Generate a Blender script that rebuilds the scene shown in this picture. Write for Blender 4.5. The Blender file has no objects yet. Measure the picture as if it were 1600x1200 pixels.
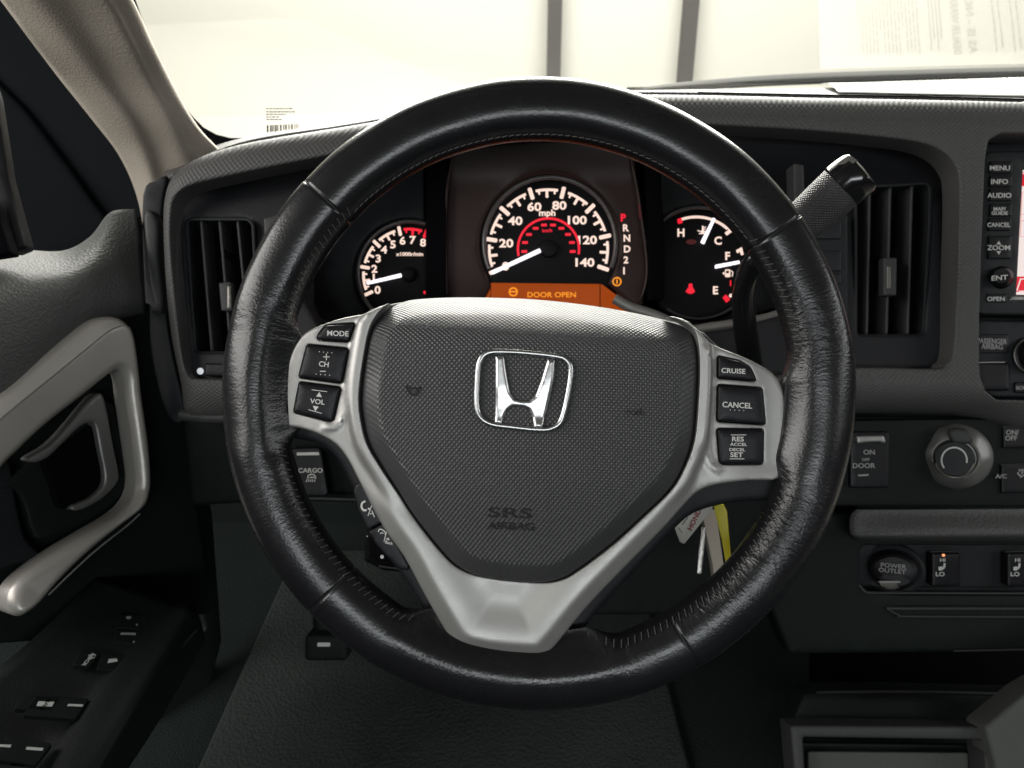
import bpy, bmesh, math, random
import numpy as np
from mathutils import Vector, Matrix
from mathutils.geometry import delaunay_2d_cdt

random.seed(7)
rng = np.random.default_rng(5)
sc = bpy.context.scene
COL = sc.collection
FPX = 1150.0
PITCH = math.radians(23.0)
CAM = Vector((0.0, 0.0, 1.25))
cp, sp = math.cos(PITCH), math.sin(PITCH)
XA = Vector((1, 0, 0)); UA = Vector((0, sp, cp)); FA = Vector((0, cp, -sp))


def P(px, py, d):
    return CAM + XA * ((px - 800) / FPX * d) + UA * ((600 - py) / FPX * d) + FA * d


# ------------------------------------------------------------------ helpers
def smooth(a, b, x):
    t = np.clip((x - a) / (b - a), 0, 1)
    return t * t * (3 - 2 * t)


def cr(pts, closed=False, n=8):
    """Catmull-Rom through points of any dimension"""
    p = np.array(pts, float)
    m = len(p)
    out = []
    segs = m if closed else m - 1
    for i in range(segs):
        if closed:
            a, b, c, d = p[(i - 1) % m], p[i], p[(i + 1) % m], p[(i + 2) % m]
        else:
            b, c = p[i], p[i + 1]
            a = p[i - 1] if i > 0 else 2 * b - c
            d = p[i + 2] if i + 2 < m else 2 * c - b
        for k in range(n):
            t = k / n
            out.append(0.5 * ((2 * b) + (c - a) * t + (2 * a - 5 * b + 4 * c - d) * t * t + (-a + 3 * b - 3 * c + d) * t ** 3))
    if not closed:
        out.append(p[-1])
    return np.array(out)


def rp(pts, r=4.0, seg=5):
    """polygon with rounded corners; r is a number or a list"""
    p = [np.array(q[:2], float) for q in pts]
    n = len(p)
    out = []
    for i in range(n):
        rr = r[i] if isinstance(r, (list, tuple)) else r
        a, b, c = p[i - 1], p[i], p[(i + 1) % n]
        u, v = a - b, c - b
        lu, lv = np.linalg.norm(u), np.linalg.norm(v)
        if rr <= 0 or lu < 1e-6 or lv < 1e-6:
            out.append(b); continue
        u, v = u / lu, v / lv
        ang = math.acos(max(-1, min(1, float(u @ v))))
        if ang > math.pi - 0.05:
            out.append(b); continue
        t = min(rr / math.tan(ang / 2), lu * .48, lv * .48)
        s, e = b + u * t, b + v * t
        for k in range(seg + 1):
            q = k / seg
            out.append((1 - q) ** 2 * s + 2 * q * (1 - q) * b + q * q * e)
    return np.array(out)


def box(x0, y0, x1, y1):
    return [(x0, y0), (x1, y0), (x1, y1), (x0, y1)]


def circ(cx, cy, r, n=40, ry=None, a0=0, a1=360):
    ry = r if ry is None else ry
    full = abs(a1 - a0) >= 360
    th = np.radians(np.linspace(a0, a1, n, endpoint=not full))
    return np.stack([cx + r * np.cos(th), cy - ry * np.sin(th)], 1)


def stroke(pts, w, closed=False):
    """outline of a stroke w wide along a polyline"""
    p = np.array(pts, float)
    t = np.gradient(p, axis=0)
    t /= np.linalg.norm(t, axis=1)[:, None] + 1e-9
    nrm = np.stack([-t[:, 1], t[:, 0]], 1) * w / 2
    return np.concatenate([p + nrm, (p - nrm)[::-1]])


def resample(poly, step):
    out = []
    n = len(poly)
    for i in range(n):
        a, b = poly[i], poly[(i + 1) % n]
        L = np.linalg.norm(b - a)
        if L < 1e-7:
            continue
        k = max(1, int(math.ceil(L / step)))
        for j in range(k):
            out.append(a + (b - a) * j / k)
    out = np.array(out)
    keep = [0]
    for i in range(1, len(out)):
        if np.linalg.norm(out[i] - out[keep[-1]]) > step * .12:
            keep.append(i)
    if np.linalg.norm(out[keep[-1]] - out[0]) < step * .12 and len(keep) > 3:
        keep.pop()
    return out[keep]


def area2(p):
    x, y = p[:, 0], p[:, 1]
    return 0.5 * float(np.sum(x * np.roll(y, -1) - np.roll(x, -1) * y))


def inside(pts, poly):
    x, y = pts[:, 0], pts[:, 1]
    c = np.zeros(len(pts), bool)
    n = len(poly)
    for i in range(n):
        x0, y0 = poly[i]; x1, y1 = poly[(i + 1) % n]
        if y0 == y1:
            continue
        cond = ((y0 > y) != (y1 > y)) & (x < (x1 - x0) * (y - y0) / (y1 - y0) + x0)
        c ^= cond
    return c


def dist_poly(pts, poly):
    d = np.full(len(pts), 1e9)
    n = len(poly)
    for i in range(n):
        a = poly[i]; b = poly[(i + 1) % n]
        ab = b - a
        L = float(ab @ ab) + 1e-20
        t = np.clip(((pts - a) @ ab) / L, 0, 1)
        q = a + t[:, None] * ab
        d = np.minimum(d, np.hypot(pts[:, 0] - q[:, 0], pts[:, 1] - q[:, 1]))
    return d


class Pl:
    """a plane facing the viewer's seat, at distance d, optionally tilted"""
    def __init__(s, d=None, at=(800, 600), rx=0.0, ry=0.0, three=None):
        if three:
            a, b, c = three
            s.o = a
            s.ex = (b - a).normalized()
            n = (b - a).cross(c - a).normalized()
            if n.dot(CAM - a) < 0:
                n = -n
            s.n = n
            s.ey = n.cross(s.ex).normalized()
            s.d = (a - CAM).dot(FA)
        else:
            s.o = P(at[0], at[1], d)
            m = Matrix.Rotation(math.radians(ry), 3, UA) @ Matrix.Rotation(math.radians(rx), 3, XA)
            s.ex, s.ey, s.n = m @ XA, m @ UA, m @ (-FA)
            s.d = d
        s.m = s.d / FPX

    def uv(s, pts):
        out = []
        for q in pts:
            ray = XA * ((q[0] - 800) / FPX) + UA * ((600 - q[1]) / FPX) + FA
            t = (s.o - CAM).dot(s.n) / ray.dot(s.n)
            w = CAM + ray * t - s.o
            out.append((w.dot(s.ex), w.dot(s.ey)))
        return np.array(out)

    def px(s, uv):
        w = np.array(s.o)[None] + uv[:, :1] * np.array(s.ex)[None] + uv[:, 1:2] * np.array(s.ey)[None] - np.array(CAM)[None]
        d = w @ np.array(FA)
        return np.stack([800 + FPX * (w @ np.array(XA)) / d, 600 - FPX * (w @ np.array(UA)) / d], 1)

    def w(s, uv, h=0.0):
        uv = np.atleast_2d(uv)
        h = np.broadcast_to(np.asarray(h, float), (len(uv),))
        return (np.array(s.o)[None] + uv[:, :1] * np.array(s.ex)[None] + uv[:, 1:2] * np.array(s.ey)[None]
                + h[:, None] * np.array(s.n)[None])

    def at(s, px, py, h=0.0):
        return Vector(s.w(s.uv([(px, py)]), h)[0])


ORG = {}


def thing(name, label, cat, loc, group=None):
    o = bpy.data.objects.new(name, None)
    o.empty_display_size = .02
    COL.objects.link(o)
    o.location = loc
    o['label'] = label; o['category'] = cat
    if group: o['group'] = group
    ORG[o] = Vector(loc)
    return o


def tag(o, label, cat, group=None):
    o['label'] = label; o['category'] = cat
    if group: o['group'] = group
    return o


def finish(name, me, mat, parent=None, angle=40, kind=None):
    o = bpy.data.objects.new(name, me)
    COL.objects.link(o)
    if parent is not None:
        o.parent = parent
        org = ORG[parent]
        ORG[o] = org
    else:
        # origin at the base of the mesh
        co = np.empty(len(me.vertices) * 3); me.vertices.foreach_get('co', co); co = co.reshape(-1, 3)
        org = Vector(((co[:, 0].min() + co[:, 0].max()) / 2, (co[:, 1].min() + co[:, 1].max()) / 2, co[:, 2].min()))
        o.location = org
        ORG[o] = org
    me.transform(Matrix.Translation(-org))
    if mat: me.materials.append(mat)
    me.shade_smooth()
    me.set_sharp_from_angle(angle=math.radians(angle))
    if kind: o['kind'] = kind
    return o


def mk(verts, faces, uvs=None, fix=True):
    me = bpy.data.meshes.new('m')
    me.from_pydata([tuple(v) for v in verts], [], [tuple(f) for f in faces])
    me.update()
    if fix:
        bm = bmesh.new(); bm.from_mesh(me)
        bmesh.ops.recalc_face_normals(bm, faces=bm.faces)
        bm.to_mesh(me); bm.free()
    if uvs is not None:
        l = me.uv_layers.new(name='UVMap')
        vi = np.empty(len(me.loops), int); me.loops.foreach_get('vertex_index', vi)
        l.data.foreach_set('uv', np.asarray(uvs, float)[vi].ravel())
    return me


def relief(name, outer, pl, mat, parent=None, H=.002, R=None, thick=.004, step=30, holes=(), hf=None, fit=True, hr=None, angle=40, kind=None, uvk=1.0, zuv=(.3, 1.0), attr=None):
    """Solid plate. outer / holes: pixel outlines on plane pl. H: rise above the plane; R: edge rounding (px units of that plane);
    hf(px array, dist in px) -> extra height in metres"""
    m = pl.m
    st = step * m
    so = min(st, max(2.2 * (R if R is not None else 1.5), 3.0) * m)
    sh = min(st, max(2.2 * (hr if hr is not None else (R if R is not None else 1.5)), 3.0) * m)
    oc = resample(pl.uv(outer), so)
    if area2(oc) < 0: oc = oc[::-1]
    loops = [oc]
    for h_ in holes:
        hc = resample(pl.uv(h_), sh)
        if area2(hc) < 0: hc = hc[::-1]
        loops.append(hc)
    R_ = (R if R is not None else 1.5) * m
    HR = (hr * m) if hr is not None else R_
    pts = []
    rings = [.06, .22, .5, 1.0]
    for li, lp in enumerate(loops):
        rr = R_ if li == 0 else HR
        t = np.roll(lp, -1, 0) - np.roll(lp, 1, 0)
        t /= np.linalg.norm(t, axis=1)[:, None] + 1e-12
        nrm = np.stack([-t[:, 1], t[:, 0]], 1) * (1 if li == 0 else -1)
        for f in rings:
            q = lp + nrm * rr * f
            q = q[dist_poly(q, lp) > rr * f * .93]
            if len(q): pts.append(q)
    lo, hi = oc.min(0), oc.max(0)
    gx = np.arange(lo[0] + st * .5, hi[0], st); gy = np.arange(lo[1] + st * .5, hi[1], st * .87)
    if len(gx) and len(gy):
        X, Y = np.meshgrid(gx, gy)
        X[1::2] += st * .5
        g = np.stack([X.ravel(), Y.ravel()], 1)
        g = g[inside(g, oc)]
        if len(g):
            dg = dist_poly(g, oc)
            g = g[dg > R_ * 1.15]
        for lp in loops[1:]:
            if len(g):
                g = g[~inside(g, lp)]
            if len(g):
                g = g[dist_poly(g, lp) > HR * 1.15]
        if len(g): pts.append(g)
    if pts:
        pts = np.concatenate(pts)
        ok = inside(pts, oc)
        for lp in loops[1:]:
            ok &= ~inside(pts, lp)
        pts = pts[ok]
    else:
        pts = np.zeros((0, 2))
    edges = []; base = 0; allb = []
    for lp in loops:
        n = len(lp)
        edges += [(base + i, base + (i + 1) % n) for i in range(n)]
        base += n
        allb.append(lp)
    V = np.concatenate(allb + [pts])
    sca = 1.0 / max(1e-9, (hi - lo).max())
    vin = [Vector(((v[0] - lo[0]) * sca, (v[1] - lo[1]) * sca)) for v in V]
    vo, eo, fo, ov, oe, of = delaunay_2d_cdt(vin, edges, [], 0, 1e-7)
    VO = np.array([(v[0] / sca + lo[0], v[1] / sca + lo[1]) for v in vo])
    fa = np.array([list(f) for f in fo])
    cen = VO[fa].mean(1)
    kf = inside(cen, oc)
    for lp in loops[1:]:
        kf &= ~inside(cen, lp)
    fo = [tuple(f) for f in fa[kf]]
    used = np.unique(fa[kf]); remap = {int(u): i for i, u in enumerate(used)}
    VO = VO[used]; fo = [tuple(remap[int(i)] for i in f) for f in fo]
    d_o = dist_poly(VO, oc)
    prof = H - R_ * 0 + 0 * d_o
    k = np.clip(1 - d_o / R_, 0, 1)
    drop = min(1.0, 1.0) * (1 - np.sqrt(np.clip(1 - k * k, 0, 1))) * min(R_, max(H + thick, 1e-5) * .95)
    z = H - drop
    dmin = d_o
    for lp in loops[1:]:
        dh = dist_poly(VO, lp)
        k = np.clip(1 - dh / HR, 0, 1)
        z = z - (1 - np.sqrt(np.clip(1 - k * k, 0, 1))) * min(HR, max(H + thick, 1e-5) * .95)
        dmin = np.minimum(dmin, dh)
    pxs = pl.px(VO)
    if hf is not None:
        z = z + hf(pxs, dmin / m)
    top = pl.w(VO, z)
    verts = list(top)
    faces = [tuple(f) for f in fo]
    uvs = list(VO * uvk + z[:, None] * np.array(zuv)[None])
    # find boundary edges of the triangulation
    cnt = {}
    for f in faces:
        for i in range(len(f)):
            e = (f[i], f[(i + 1) % len(f)])
            cnt[tuple(sorted(e))] = cnt.get(tuple(sorted(e)), 0) + 1
    be = []
    for f in faces:
        for i in range(len(f)):
            e = (f[i], f[(i + 1) % len(f)])
            if cnt[tuple(sorted(e))] == 1:
                be.append(e)
    zmin = float(z.min())
    back = min(-thick, zmin - .0003)
    mp = {}
    def bk(i):
        if i not in mp:
            mp[i] = len(verts)
            verts.append(pl.w(VO[i:i + 1], back)[0]); uvs.append(VO[i] * uvk + back * np.array(zuv))
        return mp[i]
    for a, b in be:
        faces.append((b, a, bk(a), bk(b)))
    me = mk(verts, faces, np.array(uvs))
    if attr is not None:
        av = np.zeros(len(verts)); av[:len(VO)] = attr(pxs, d_o / m)
        at_ = me.attributes.new('tex', 'FLOAT', 'POINT'); at_.data.foreach_set('value', av)
    return finish(name, me, mat, parent, angle, kind)


def loft(name, rows, mat, parent=None, nu=8, nv=8, thick=.003, flip=False, kind=None, angle=60, disp=None, closed=False):
    """rows of (px,py,d) control points -> smooth sheet with thickness"""
    R = np.array([[list(P(*c)) for c in r] for r in rows])
    return loft3(name, R, mat, parent, nu, nv, thick, kind, angle, closed)


def loft3(name, R, mat, parent=None, nu=8, nv=8, thick=.003, kind=None, angle=60, closed=False):
    a = cr(R.reshape(R.shape[0], -1), False, nv).reshape(-1, R.shape[1], 3)
    g = np.array([cr(r, closed, nu) for r in a])
    nr, nc = g.shape[:2]
    du = np.linalg.norm(np.diff(g, axis=1), axis=2); dv = np.linalg.norm(np.diff(g, axis=0), axis=2)
    U = np.concatenate([np.zeros((nr, 1)), np.cumsum(du, 1)], 1)
    Vv = np.concatenate([np.zeros((1, nc)), np.cumsum(dv, 0)], 0)
    verts = g.reshape(-1, 3); uvs = np.stack([U.ravel(), Vv.ravel()], 1)
    faces = []
    ncc = nc if closed else nc - 1
    for i in range(nr - 1):
        for j in range(ncc):
            j2 = (j + 1) % nc
            faces.append((i * nc + j, i * nc + j2, (i + 1) * nc + j2, (i + 1) * nc + j))
    me = mk(verts, faces, uvs, fix=False)
    # face the camera
    me.update()
    s = 0
    for p_ in list(me.polygons)[:: max(1, len(me.polygons) // 50)]:
        s += p_.normal.dot(CAM - p_.center)
    if s < 0:
        me.flip_normals()
    o = finish(name, me, mat, parent, angle, kind)
    if thick:
        md = o.modifiers.new('Solidify', 'SOLIDIFY'); md.thickness = thick; md.offset = -1
    return o


def tube_data(path, rad, seg=8, closed=False, flat=1.0, nrm=None):
    path = np.array([list(p) for p in path], float)
    n = len(path)
    rad = np.broadcast_to(np.asarray(rad, float), (n,))
    if closed:
        t = np.roll(path, -1, 0) - np.roll(path, 1, 0)
    else:
        t = np.gradient(path, axis=0)
    t /= np.linalg.norm(t, axis=1)[:, None] + 1e-12
    ref = np.array(nrm if nrm is not None else (-FA), float)
    vs, fs = [], []
    for i in range(n):
        b = np.cross(t[i], ref)
        if np.linalg.norm(b) < 1e-4: b = np.cross(t[i], np.array([1, 0, 0.]))
        b /= np.linalg.norm(b)
        c = np.cross(b, t[i])
        for k in range(seg):
            a = 2 * math.pi * k / seg
            vs.append(path[i] + rad[i] * (math.cos(a) * b + flat * math.sin(a) * c))
    m = n if closed else n - 1
    for i in range(m):
        for k in range(seg):
            i2 = (i + 1) % n; k2 = (k + 1) % seg
            fs.append((i * seg + k, i * seg + k2, i2 * seg + k2, i2 * seg + k))
    if not closed:
        fs.append(tuple(range(seg))[::-1]); fs.append(tuple((n - 1) * seg + k for k in range(seg)))
    return vs, fs


def tube(name, path, rad, mat, parent=None, seg=8, closed=False, flat=1.0, kind=None, nrm=None):
    vs, fs = tube_data(path, rad, seg, closed, flat, nrm)
    return finish(name, mk(vs, fs, np.zeros((len(vs), 2))), mat, parent, 50, kind)


def tubes(name, paths, rad, mat, parent=None, seg=6, flat=1.0):
    V, F = [], []
    for p in paths:
        r = rad
        if isinstance(p, tuple) and isinstance(p[1], (float, np.ndarray, list)) and not hasattr(p[0], 'dot'):
            p, r = p
        v, f = tube_data(p, r, seg, False, flat)
        b = len(V); V += v; F += [tuple(i + b for i in q) for q in f]
    return finish(name, mk(V, F, np.zeros((len(V), 2))), mat, parent, 50)


def shapes(name, polys, pl, mat, parent=None, h=.0004, lift=0.0):
    """several flat marks printed on one surface, as one mesh"""
    V, F = [], []
    for poly in polys:
        uv = pl.uv(poly)
        if area2(uv) < 0: uv = uv[::-1]
        n = len(uv)
        b = len(V)
        V += list(pl.w(uv, lift + h)); V += list(pl.w(uv, lift - .0002))
        vo, eo, fo, *_ = delaunay_2d_cdt([Vector((x * 50, y * 50)) for x, y in uv], [(i, (i + 1) % n) for i in range(n)], [], 1, 1e-6)
        if len(vo) == n:
            F += [tuple(b + i for i in f) for f in fo]
        else:
            F.append(tuple(b + i for i in range(n)))
        for i in range(n):
            j = (i + 1) % n
            F.append((b + j, b + i, b + n + i, b + n + j))
    return finish(name, mk(V, F, np.zeros((len(V), 2))), mat, parent, 30)


def text(s, px, py, hpx, pl, mat, parent, name='lettering', rot=0.0, sx=1.0, bold=0.014, lift=0.0, thick=.00015, shear=0.0, mirror=False, spacing=1.0, items=None, hfun=None):
    """lettering as a mesh on a plane; items: list of (s,px,py,hpx[,rot,sx]) for several lines in one mesh"""
    its = items or [(s, px, py, hpx, rot, sx)]
    res = None
    for it in its:
        V, F = [], []
        t_, x_, y_, h_ = it[:4]
        r_ = it[4] if len(it) > 4 else rot
        sx_ = it[5] if len(it) > 5 else sx
        cu = bpy.data.curves.new('t', 'FONT')
        cu.body = t_; cu.size = 1; cu.align_x = 'CENTER'; cu.align_y = 'CENTER'
        cu.resolution_u = 3; cu.offset = bold; cu.extrude = 0.0; cu.shear = shear; cu.space_character = spacing
        ob = bpy.data.objects.new('t', cu); COL.objects.link(ob)
        bpy.context.view_layer.update()
        me = bpy.data.meshes.new_from_object(ob)
        bpy.data.objects.remove(ob); bpy.data.curves.remove(cu)
        if len(me.vertices) == 0: continue
        co = np.empty(len(me.vertices) * 3); me.vertices.foreach_get('co', co); co = co.reshape(-1, 3)
        lo, hi = co.min(0), co.max(0)
        co[:, :2] -= (lo[:2] + hi[:2]) / 2
        sc_ = h_ * pl.m / .70
        a = math.radians(r_)
        x = co[:, 0] * sc_ * sx_ * (-1 if mirror else 1); y = co[:, 1] * sc_
        X = x * math.cos(a) - y * math.sin(a); Y = x * math.sin(a) + y * math.cos(a)
        c = pl.uv([(x_, y_)])[0]
        uv = np.stack([X + c[0], Y + c[1]], 1)
        b = len(V); n = len(uv)
        hz = hfun(pl.px(uv)) if hfun else 0.0
        V += list(pl.w(uv, lift + thick + hz))
        fs = [tuple(p_.vertices) for p_ in me.polygons]
        F += [tuple(b + i for i in f) for f in fs]
        # side walls
        V += list(pl.w(uv, lift - .0002 + hz))
        cnt = {}
        for f in fs:
            for i in range(len(f)):
                e = tuple(sorted((f[i], f[(i + 1) % len(f)])))
                cnt[e] = cnt.get(e, 0) + 1
        for (i, j), k in cnt.items():
            if k == 1: F.append((b + i, b + j, b + n + j, b + n + i))
        bpy.data.meshes.remove(me)
        res = finish(name, mk(V, F, np.zeros((len(V), 2))), mat, parent, 30)
    return res


def lathe(name, pl, c, prof, mat, parent=None, n=48, sq=1.0, kind=None, fl=None):
    """prof: (radius px, height m) from centre outwards; axis = plane normal"""
    c0 = pl.uv([c])[0]
    V, F = [], []
    prof = [(max(r, .8) if i == 0 else r, h) for i, (r, h) in enumerate(prof)]
    for (r, h) in prof:
        for k in range(n):
            a = 2 * math.pi * k / n
            rr = r * pl.m * (fl(a, r) if fl else 1)
            V.append(pl.w(np.array([[c0[0] + rr * math.cos(a), c0[1] + rr * sq * math.sin(a)]]), h)[0])
    for i in range(len(prof) - 1):
        for k in range(n):
            k2 = (k + 1) % n
            F.append((i * n + k, i * n + k2, (i + 1) * n + k2, (i + 1) * n + k))
    if prof[0][0] > 0: F.append(tuple(range(n)))
    if prof[-1][0] > 0: F.append(tuple((len(prof) - 1) * n + k for k in range(n)))
    me = mk(V, F, None)
    bm = bmesh.new(); bm.from_mesh(me); bmesh.ops.remove_doubles(bm, verts=bm.verts, dist=1e-6)
    bmesh.ops.recalc_face_normals(bm, faces=bm.faces); bm.to_mesh(me); bm.free()
    return finish(name, me, mat, parent, 35, kind)


# ------------------------------------------------------------------ materials
def srgb(r, g, b):
    f = lambda c: (c / 255 / 12.92) if c / 255 <= .04045 else ((c / 255 + .055) / 1.055) ** 2.4
    return (f(r), f(g), f(b))


def base_mat(name, col, rough=.5, metal=0.0, spec=.5, coat=0.0, emis=None, es=0.0):
    m = bpy.data.materials.new(name); m.use_nodes = True
    nt = m.node_tree; b = nt.nodes['Principled BSDF']
    b.inputs['Base Color'].default_value = (*col, 1)
    b.inputs['Roughness'].default_value = rough
    b.inputs['Metallic'].default_value = metal
    b.inputs['Specular IOR Level'].default_value = spec
    b.inputs['Coat Weight'].default_value = coat
    if emis:
        b.inputs['Emission Color'].default_value = (*emis, 1)
        b.inputs['Emission Strength'].default_value = es
    return m, nt, b


def N(nt, t, **kw):
    n = nt.nodes.new(t)
    for k, v in kw.items():
        setattr(n, k, v)
    return n


def math_n(nt, op, a, b=None):
    n = nt.nodes.new('ShaderNodeMath'); n.operation = op
    for i, v in enumerate([a, b]):
        if v is None: continue
        if isinstance(v, (int, float)): n.inputs[i].default_value = v
        else: nt.links.new(v, n.inputs[i])
    return n.outputs[0]


def noise(nt, vec, scale, detail=3, rough=.5):
    n = nt.nodes.new('ShaderNodeTexNoise'); n.inputs['Scale'].default_value = scale
    n.inputs['Detail'].default_value = detail; n.inputs['Roughness'].default_value = rough
    nt.links.new(vec, n.inputs['Vector'])
    return n.outputs['Fac']


def wear(nt, b, vec, col, amount=.25, scale=9, rough=None, ramount=.12):
    """slow unevenness of colour and gloss: dust, hand grease"""
    f = math_n(nt, 'ADD', math_n(nt, 'MULTIPLY', noise(nt, vec, scale, 5, .6), .75), math_n(nt, 'MULTIPLY', noise(nt, vec, 1500, 1), .25))
    mx = nt.nodes.new('ShaderNodeMix'); mx.data_type = 'RGBA'
    mx.inputs['A'].default_value = (*[c * (1 - amount) for c in col], 1)
    mx.inputs['B'].default_value = (*[min(1, c * (1 + amount)) for c in col], 1)
    nt.links.new(f, mx.inputs['Factor']); nt.links.new(mx.outputs['Result'], b.inputs['Base Color'])
    if rough is not None:
        r = math_n(nt, 'ADD', math_n(nt, 'MULTIPLY', noise(nt, vec, scale * 2.3, 4, .6), ramount * 2), rough - ramount)
        nt.links.new(r, b.inputs['Roughness'])


def bump(nt, b, h, dist=.0003, strength=1.0, prev=None):
    n = nt.nodes.new('ShaderNodeBump'); n.inputs['Distance'].default_value = dist
    if isinstance(strength, (int, float)): n.inputs['Strength'].default_value = strength
    else: nt.links.new(strength, n.inputs['Strength'])
    nt.links.new(h, n.inputs['Height'])
    if prev is not None: nt.links.new(prev, n.inputs['Normal'])
    nt.links.new(n.outputs['Normal'], b.inputs['Normal'])
    return n.outputs['Normal']


def lattice(nt, uv, p, q, jitter=0.0):
    s = nt.nodes.new('ShaderNodeSeparateXYZ'); nt.links.new(uv, s.inputs[0])
    a = math_n(nt, 'COSINE', math_n(nt, 'MULTIPLY', s.outputs[0], 2 * math.pi / p))
    c = math_n(nt, 'COSINE', math_n(nt, 'MULTIPLY', s.outputs[1], 2 * math.pi / q))
    return math_n(nt, 'MULTIPLY', a, c)


def grain_mat(name, col, rough, p, q, dist, spec=.4, amount=.15, masked=False):
    m, nt, b = base_mat(name, col, rough, spec=spec)
    tc = N(nt, 'ShaderNodeTexCoord')
    wear(nt, b, tc.outputs['Object'], col, amount, 14, rough, .06)
    h = lattice(nt, tc.outputs['UV'], p, q)
    n1 = noise(nt, tc.outputs['Object'], 900, 2)
    hh = math_n(nt, 'ADD', math_n(nt, 'MULTIPLY', h, 1.0), math_n(nt, 'MULTIPLY', n1, .5))
    if masked:
        bump(nt, b, hh, dist, N(nt, 'ShaderNodeAttribute', attribute_name='tex').outputs['Fac'])
    else:
        bump(nt, b, hh, dist)
    return m


def vinyl_mat(name, col, rough, scale=420, dist=.0002, spec=.4, amount=.12):
    """pebbled moulded plastic"""
    m, nt, b = base_mat(name, col, rough, spec=spec)
    tc = N(nt, 'ShaderNodeTexCoord')
    wear(nt, b, tc.outputs['Object'], col, amount, 10, rough, .06)
    v = nt.nodes.new('ShaderNodeTexVoronoi'); v.inputs['Scale'].default_value = scale
    nt.links.new(tc.outputs['Object'], v.inputs['Vector'])
    h = math_n(nt, 'ADD', v.outputs['Distance'], math_n(nt, 'MULTIPLY', noise(nt, tc.outputs['Object'], scale * 1.7, 2), .7))
    bump(nt, b, h, dist)
    return m


M = {}
M['pad'] = grain_mat('soft_dash_vinyl', (.058, .057, .056), .58, .0048, .0040, .00020, .5)
M['airbag'] = grain_mat('airbag_vinyl', (.040, .040, .042), .43, .0029, .0032, .00030, .55, masked=True)
M['plastic'] = vinyl_mat('dark_plastic', (.012, .013, .015), .52, 900, .00010, .25)
M['plastic_mid'] = vinyl_mat('grey_plastic', (.042, .042, .044), .5, 700, .00012, .3)
M['recess'] = vinyl_mat('recess_plastic', (.014, .0145, .017), .5, 700, .00012, .25)
M['plastic_low'] = vinyl_mat('lower_plastic', (.009, .0115, .0115), .6, 700, .00012, .16)
M['button'] = vinyl_mat('button_plastic', (.008, .008, .010), .40, 1200, .00005, .25)
M['stackpl'] = vinyl_mat('stack_plastic', (.012, .014, .016), .48, 1000, .00008, .28)
M['pillar'] = vinyl_mat('pillar_trim', (.36, .32, .27), .6, 520, .00030, .3, .08)
M['door'] = vinyl_mat('door_vinyl', (.068, .070, .067), .58, 420, .0004, .5)
M['sail'] = vinyl_mat('mirror_trim', (.0075, .0085, .010), .9, 600, .0001, .04)
M['gloss'] = base_mat('gloss_black', (.008, .008, .009), .13)[0]
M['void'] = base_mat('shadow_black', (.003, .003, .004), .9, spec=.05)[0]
M['consgrey'] = vinyl_mat('console_grey', (.075, .080, .073), .65, 500, .0002, .3)
M['opener'] = base_mat('opener_silver', (.20, .20, .19), .4, .5)[0]
M['face'] = base_mat('dial_black', (.005, .005, .006), .6, spec=.15)[0]
M['brown'] = base_mat('hood_plastic_amber_glow', (.034, .019, .018), .45, spec=.3)[0]  # reddened to stand in for the amber display glow on the plastic
M['ring'] = base_mat('dial_ring', (.10, .09, .09), .32, .4)[0]
M['ink'] = base_mat('white_print', (.62, .62, .60), .5)[0]
M['dimink'] = base_mat('grey_print', (.34, .34, .33), .5)[0]
M['yellow'] = base_mat('yellow_tag', (.62, .55, .01), .4)[0]
M['cardtag'] = base_mat('card_tag', (.40, .35, .29), .6)[0]
M['steel'] = base_mat('steel', (.5, .48, .45), .3, 1.0)[0]
M['redink'] = base_mat('red_print', (.35, .01, .015), .4)[0]
M['lit'] = base_mat('backlit_white', (.2, .2, .2), .5, emis=(1.0, .74, .62), es=.95)[0]
M['needle'] = base_mat('lit_needle', (.3, .3, .3), .5, emis=(1.0, .93, 1.0), es=1.3)[0]
M['litred'] = base_mat('backlit_red', (.1, .0, .0), .5, emis=(1.0, .015, .04), es=.95)[0]
M['litdim'] = base_mat('dim_red_glow', (.05, .01, .01), .5, emis=(.35, .03, .04), es=.12)[0]
M['amber'] = base_mat('amber_display', (.05, .01, .0), .35, emis=(1.0, .15, .008), es=.30)[0]
M['amberlit'] = base_mat('amber_segments', (.1, .03, .0), .5, emis=(1.0, .33, .02), es=1.0)[0]
M['led'] = base_mat('orange_led', (.1, .03, .0), .5, emis=(1.0, .35, .15), es=1.6)[0]
M['scr'] = base_mat('screen_white', (.1, .1, .1), .3, emis=(1.0, .86, .82), es=.85)[0]
M['scrred'] = base_mat('screen_red', (.1, .0, .0), .3, emis=(.75, .01, .03), es=.9)[0]
M['scrpink'] = base_mat('screen_pink', (.1, .0, .0), .3, emis=(.9, .45, .42), es=.8)[0]
M['wdot'] = base_mat('white_mark', (.8, .82, .85), .5, emis=(.8, .85, .95), es=.35)[0]

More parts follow.
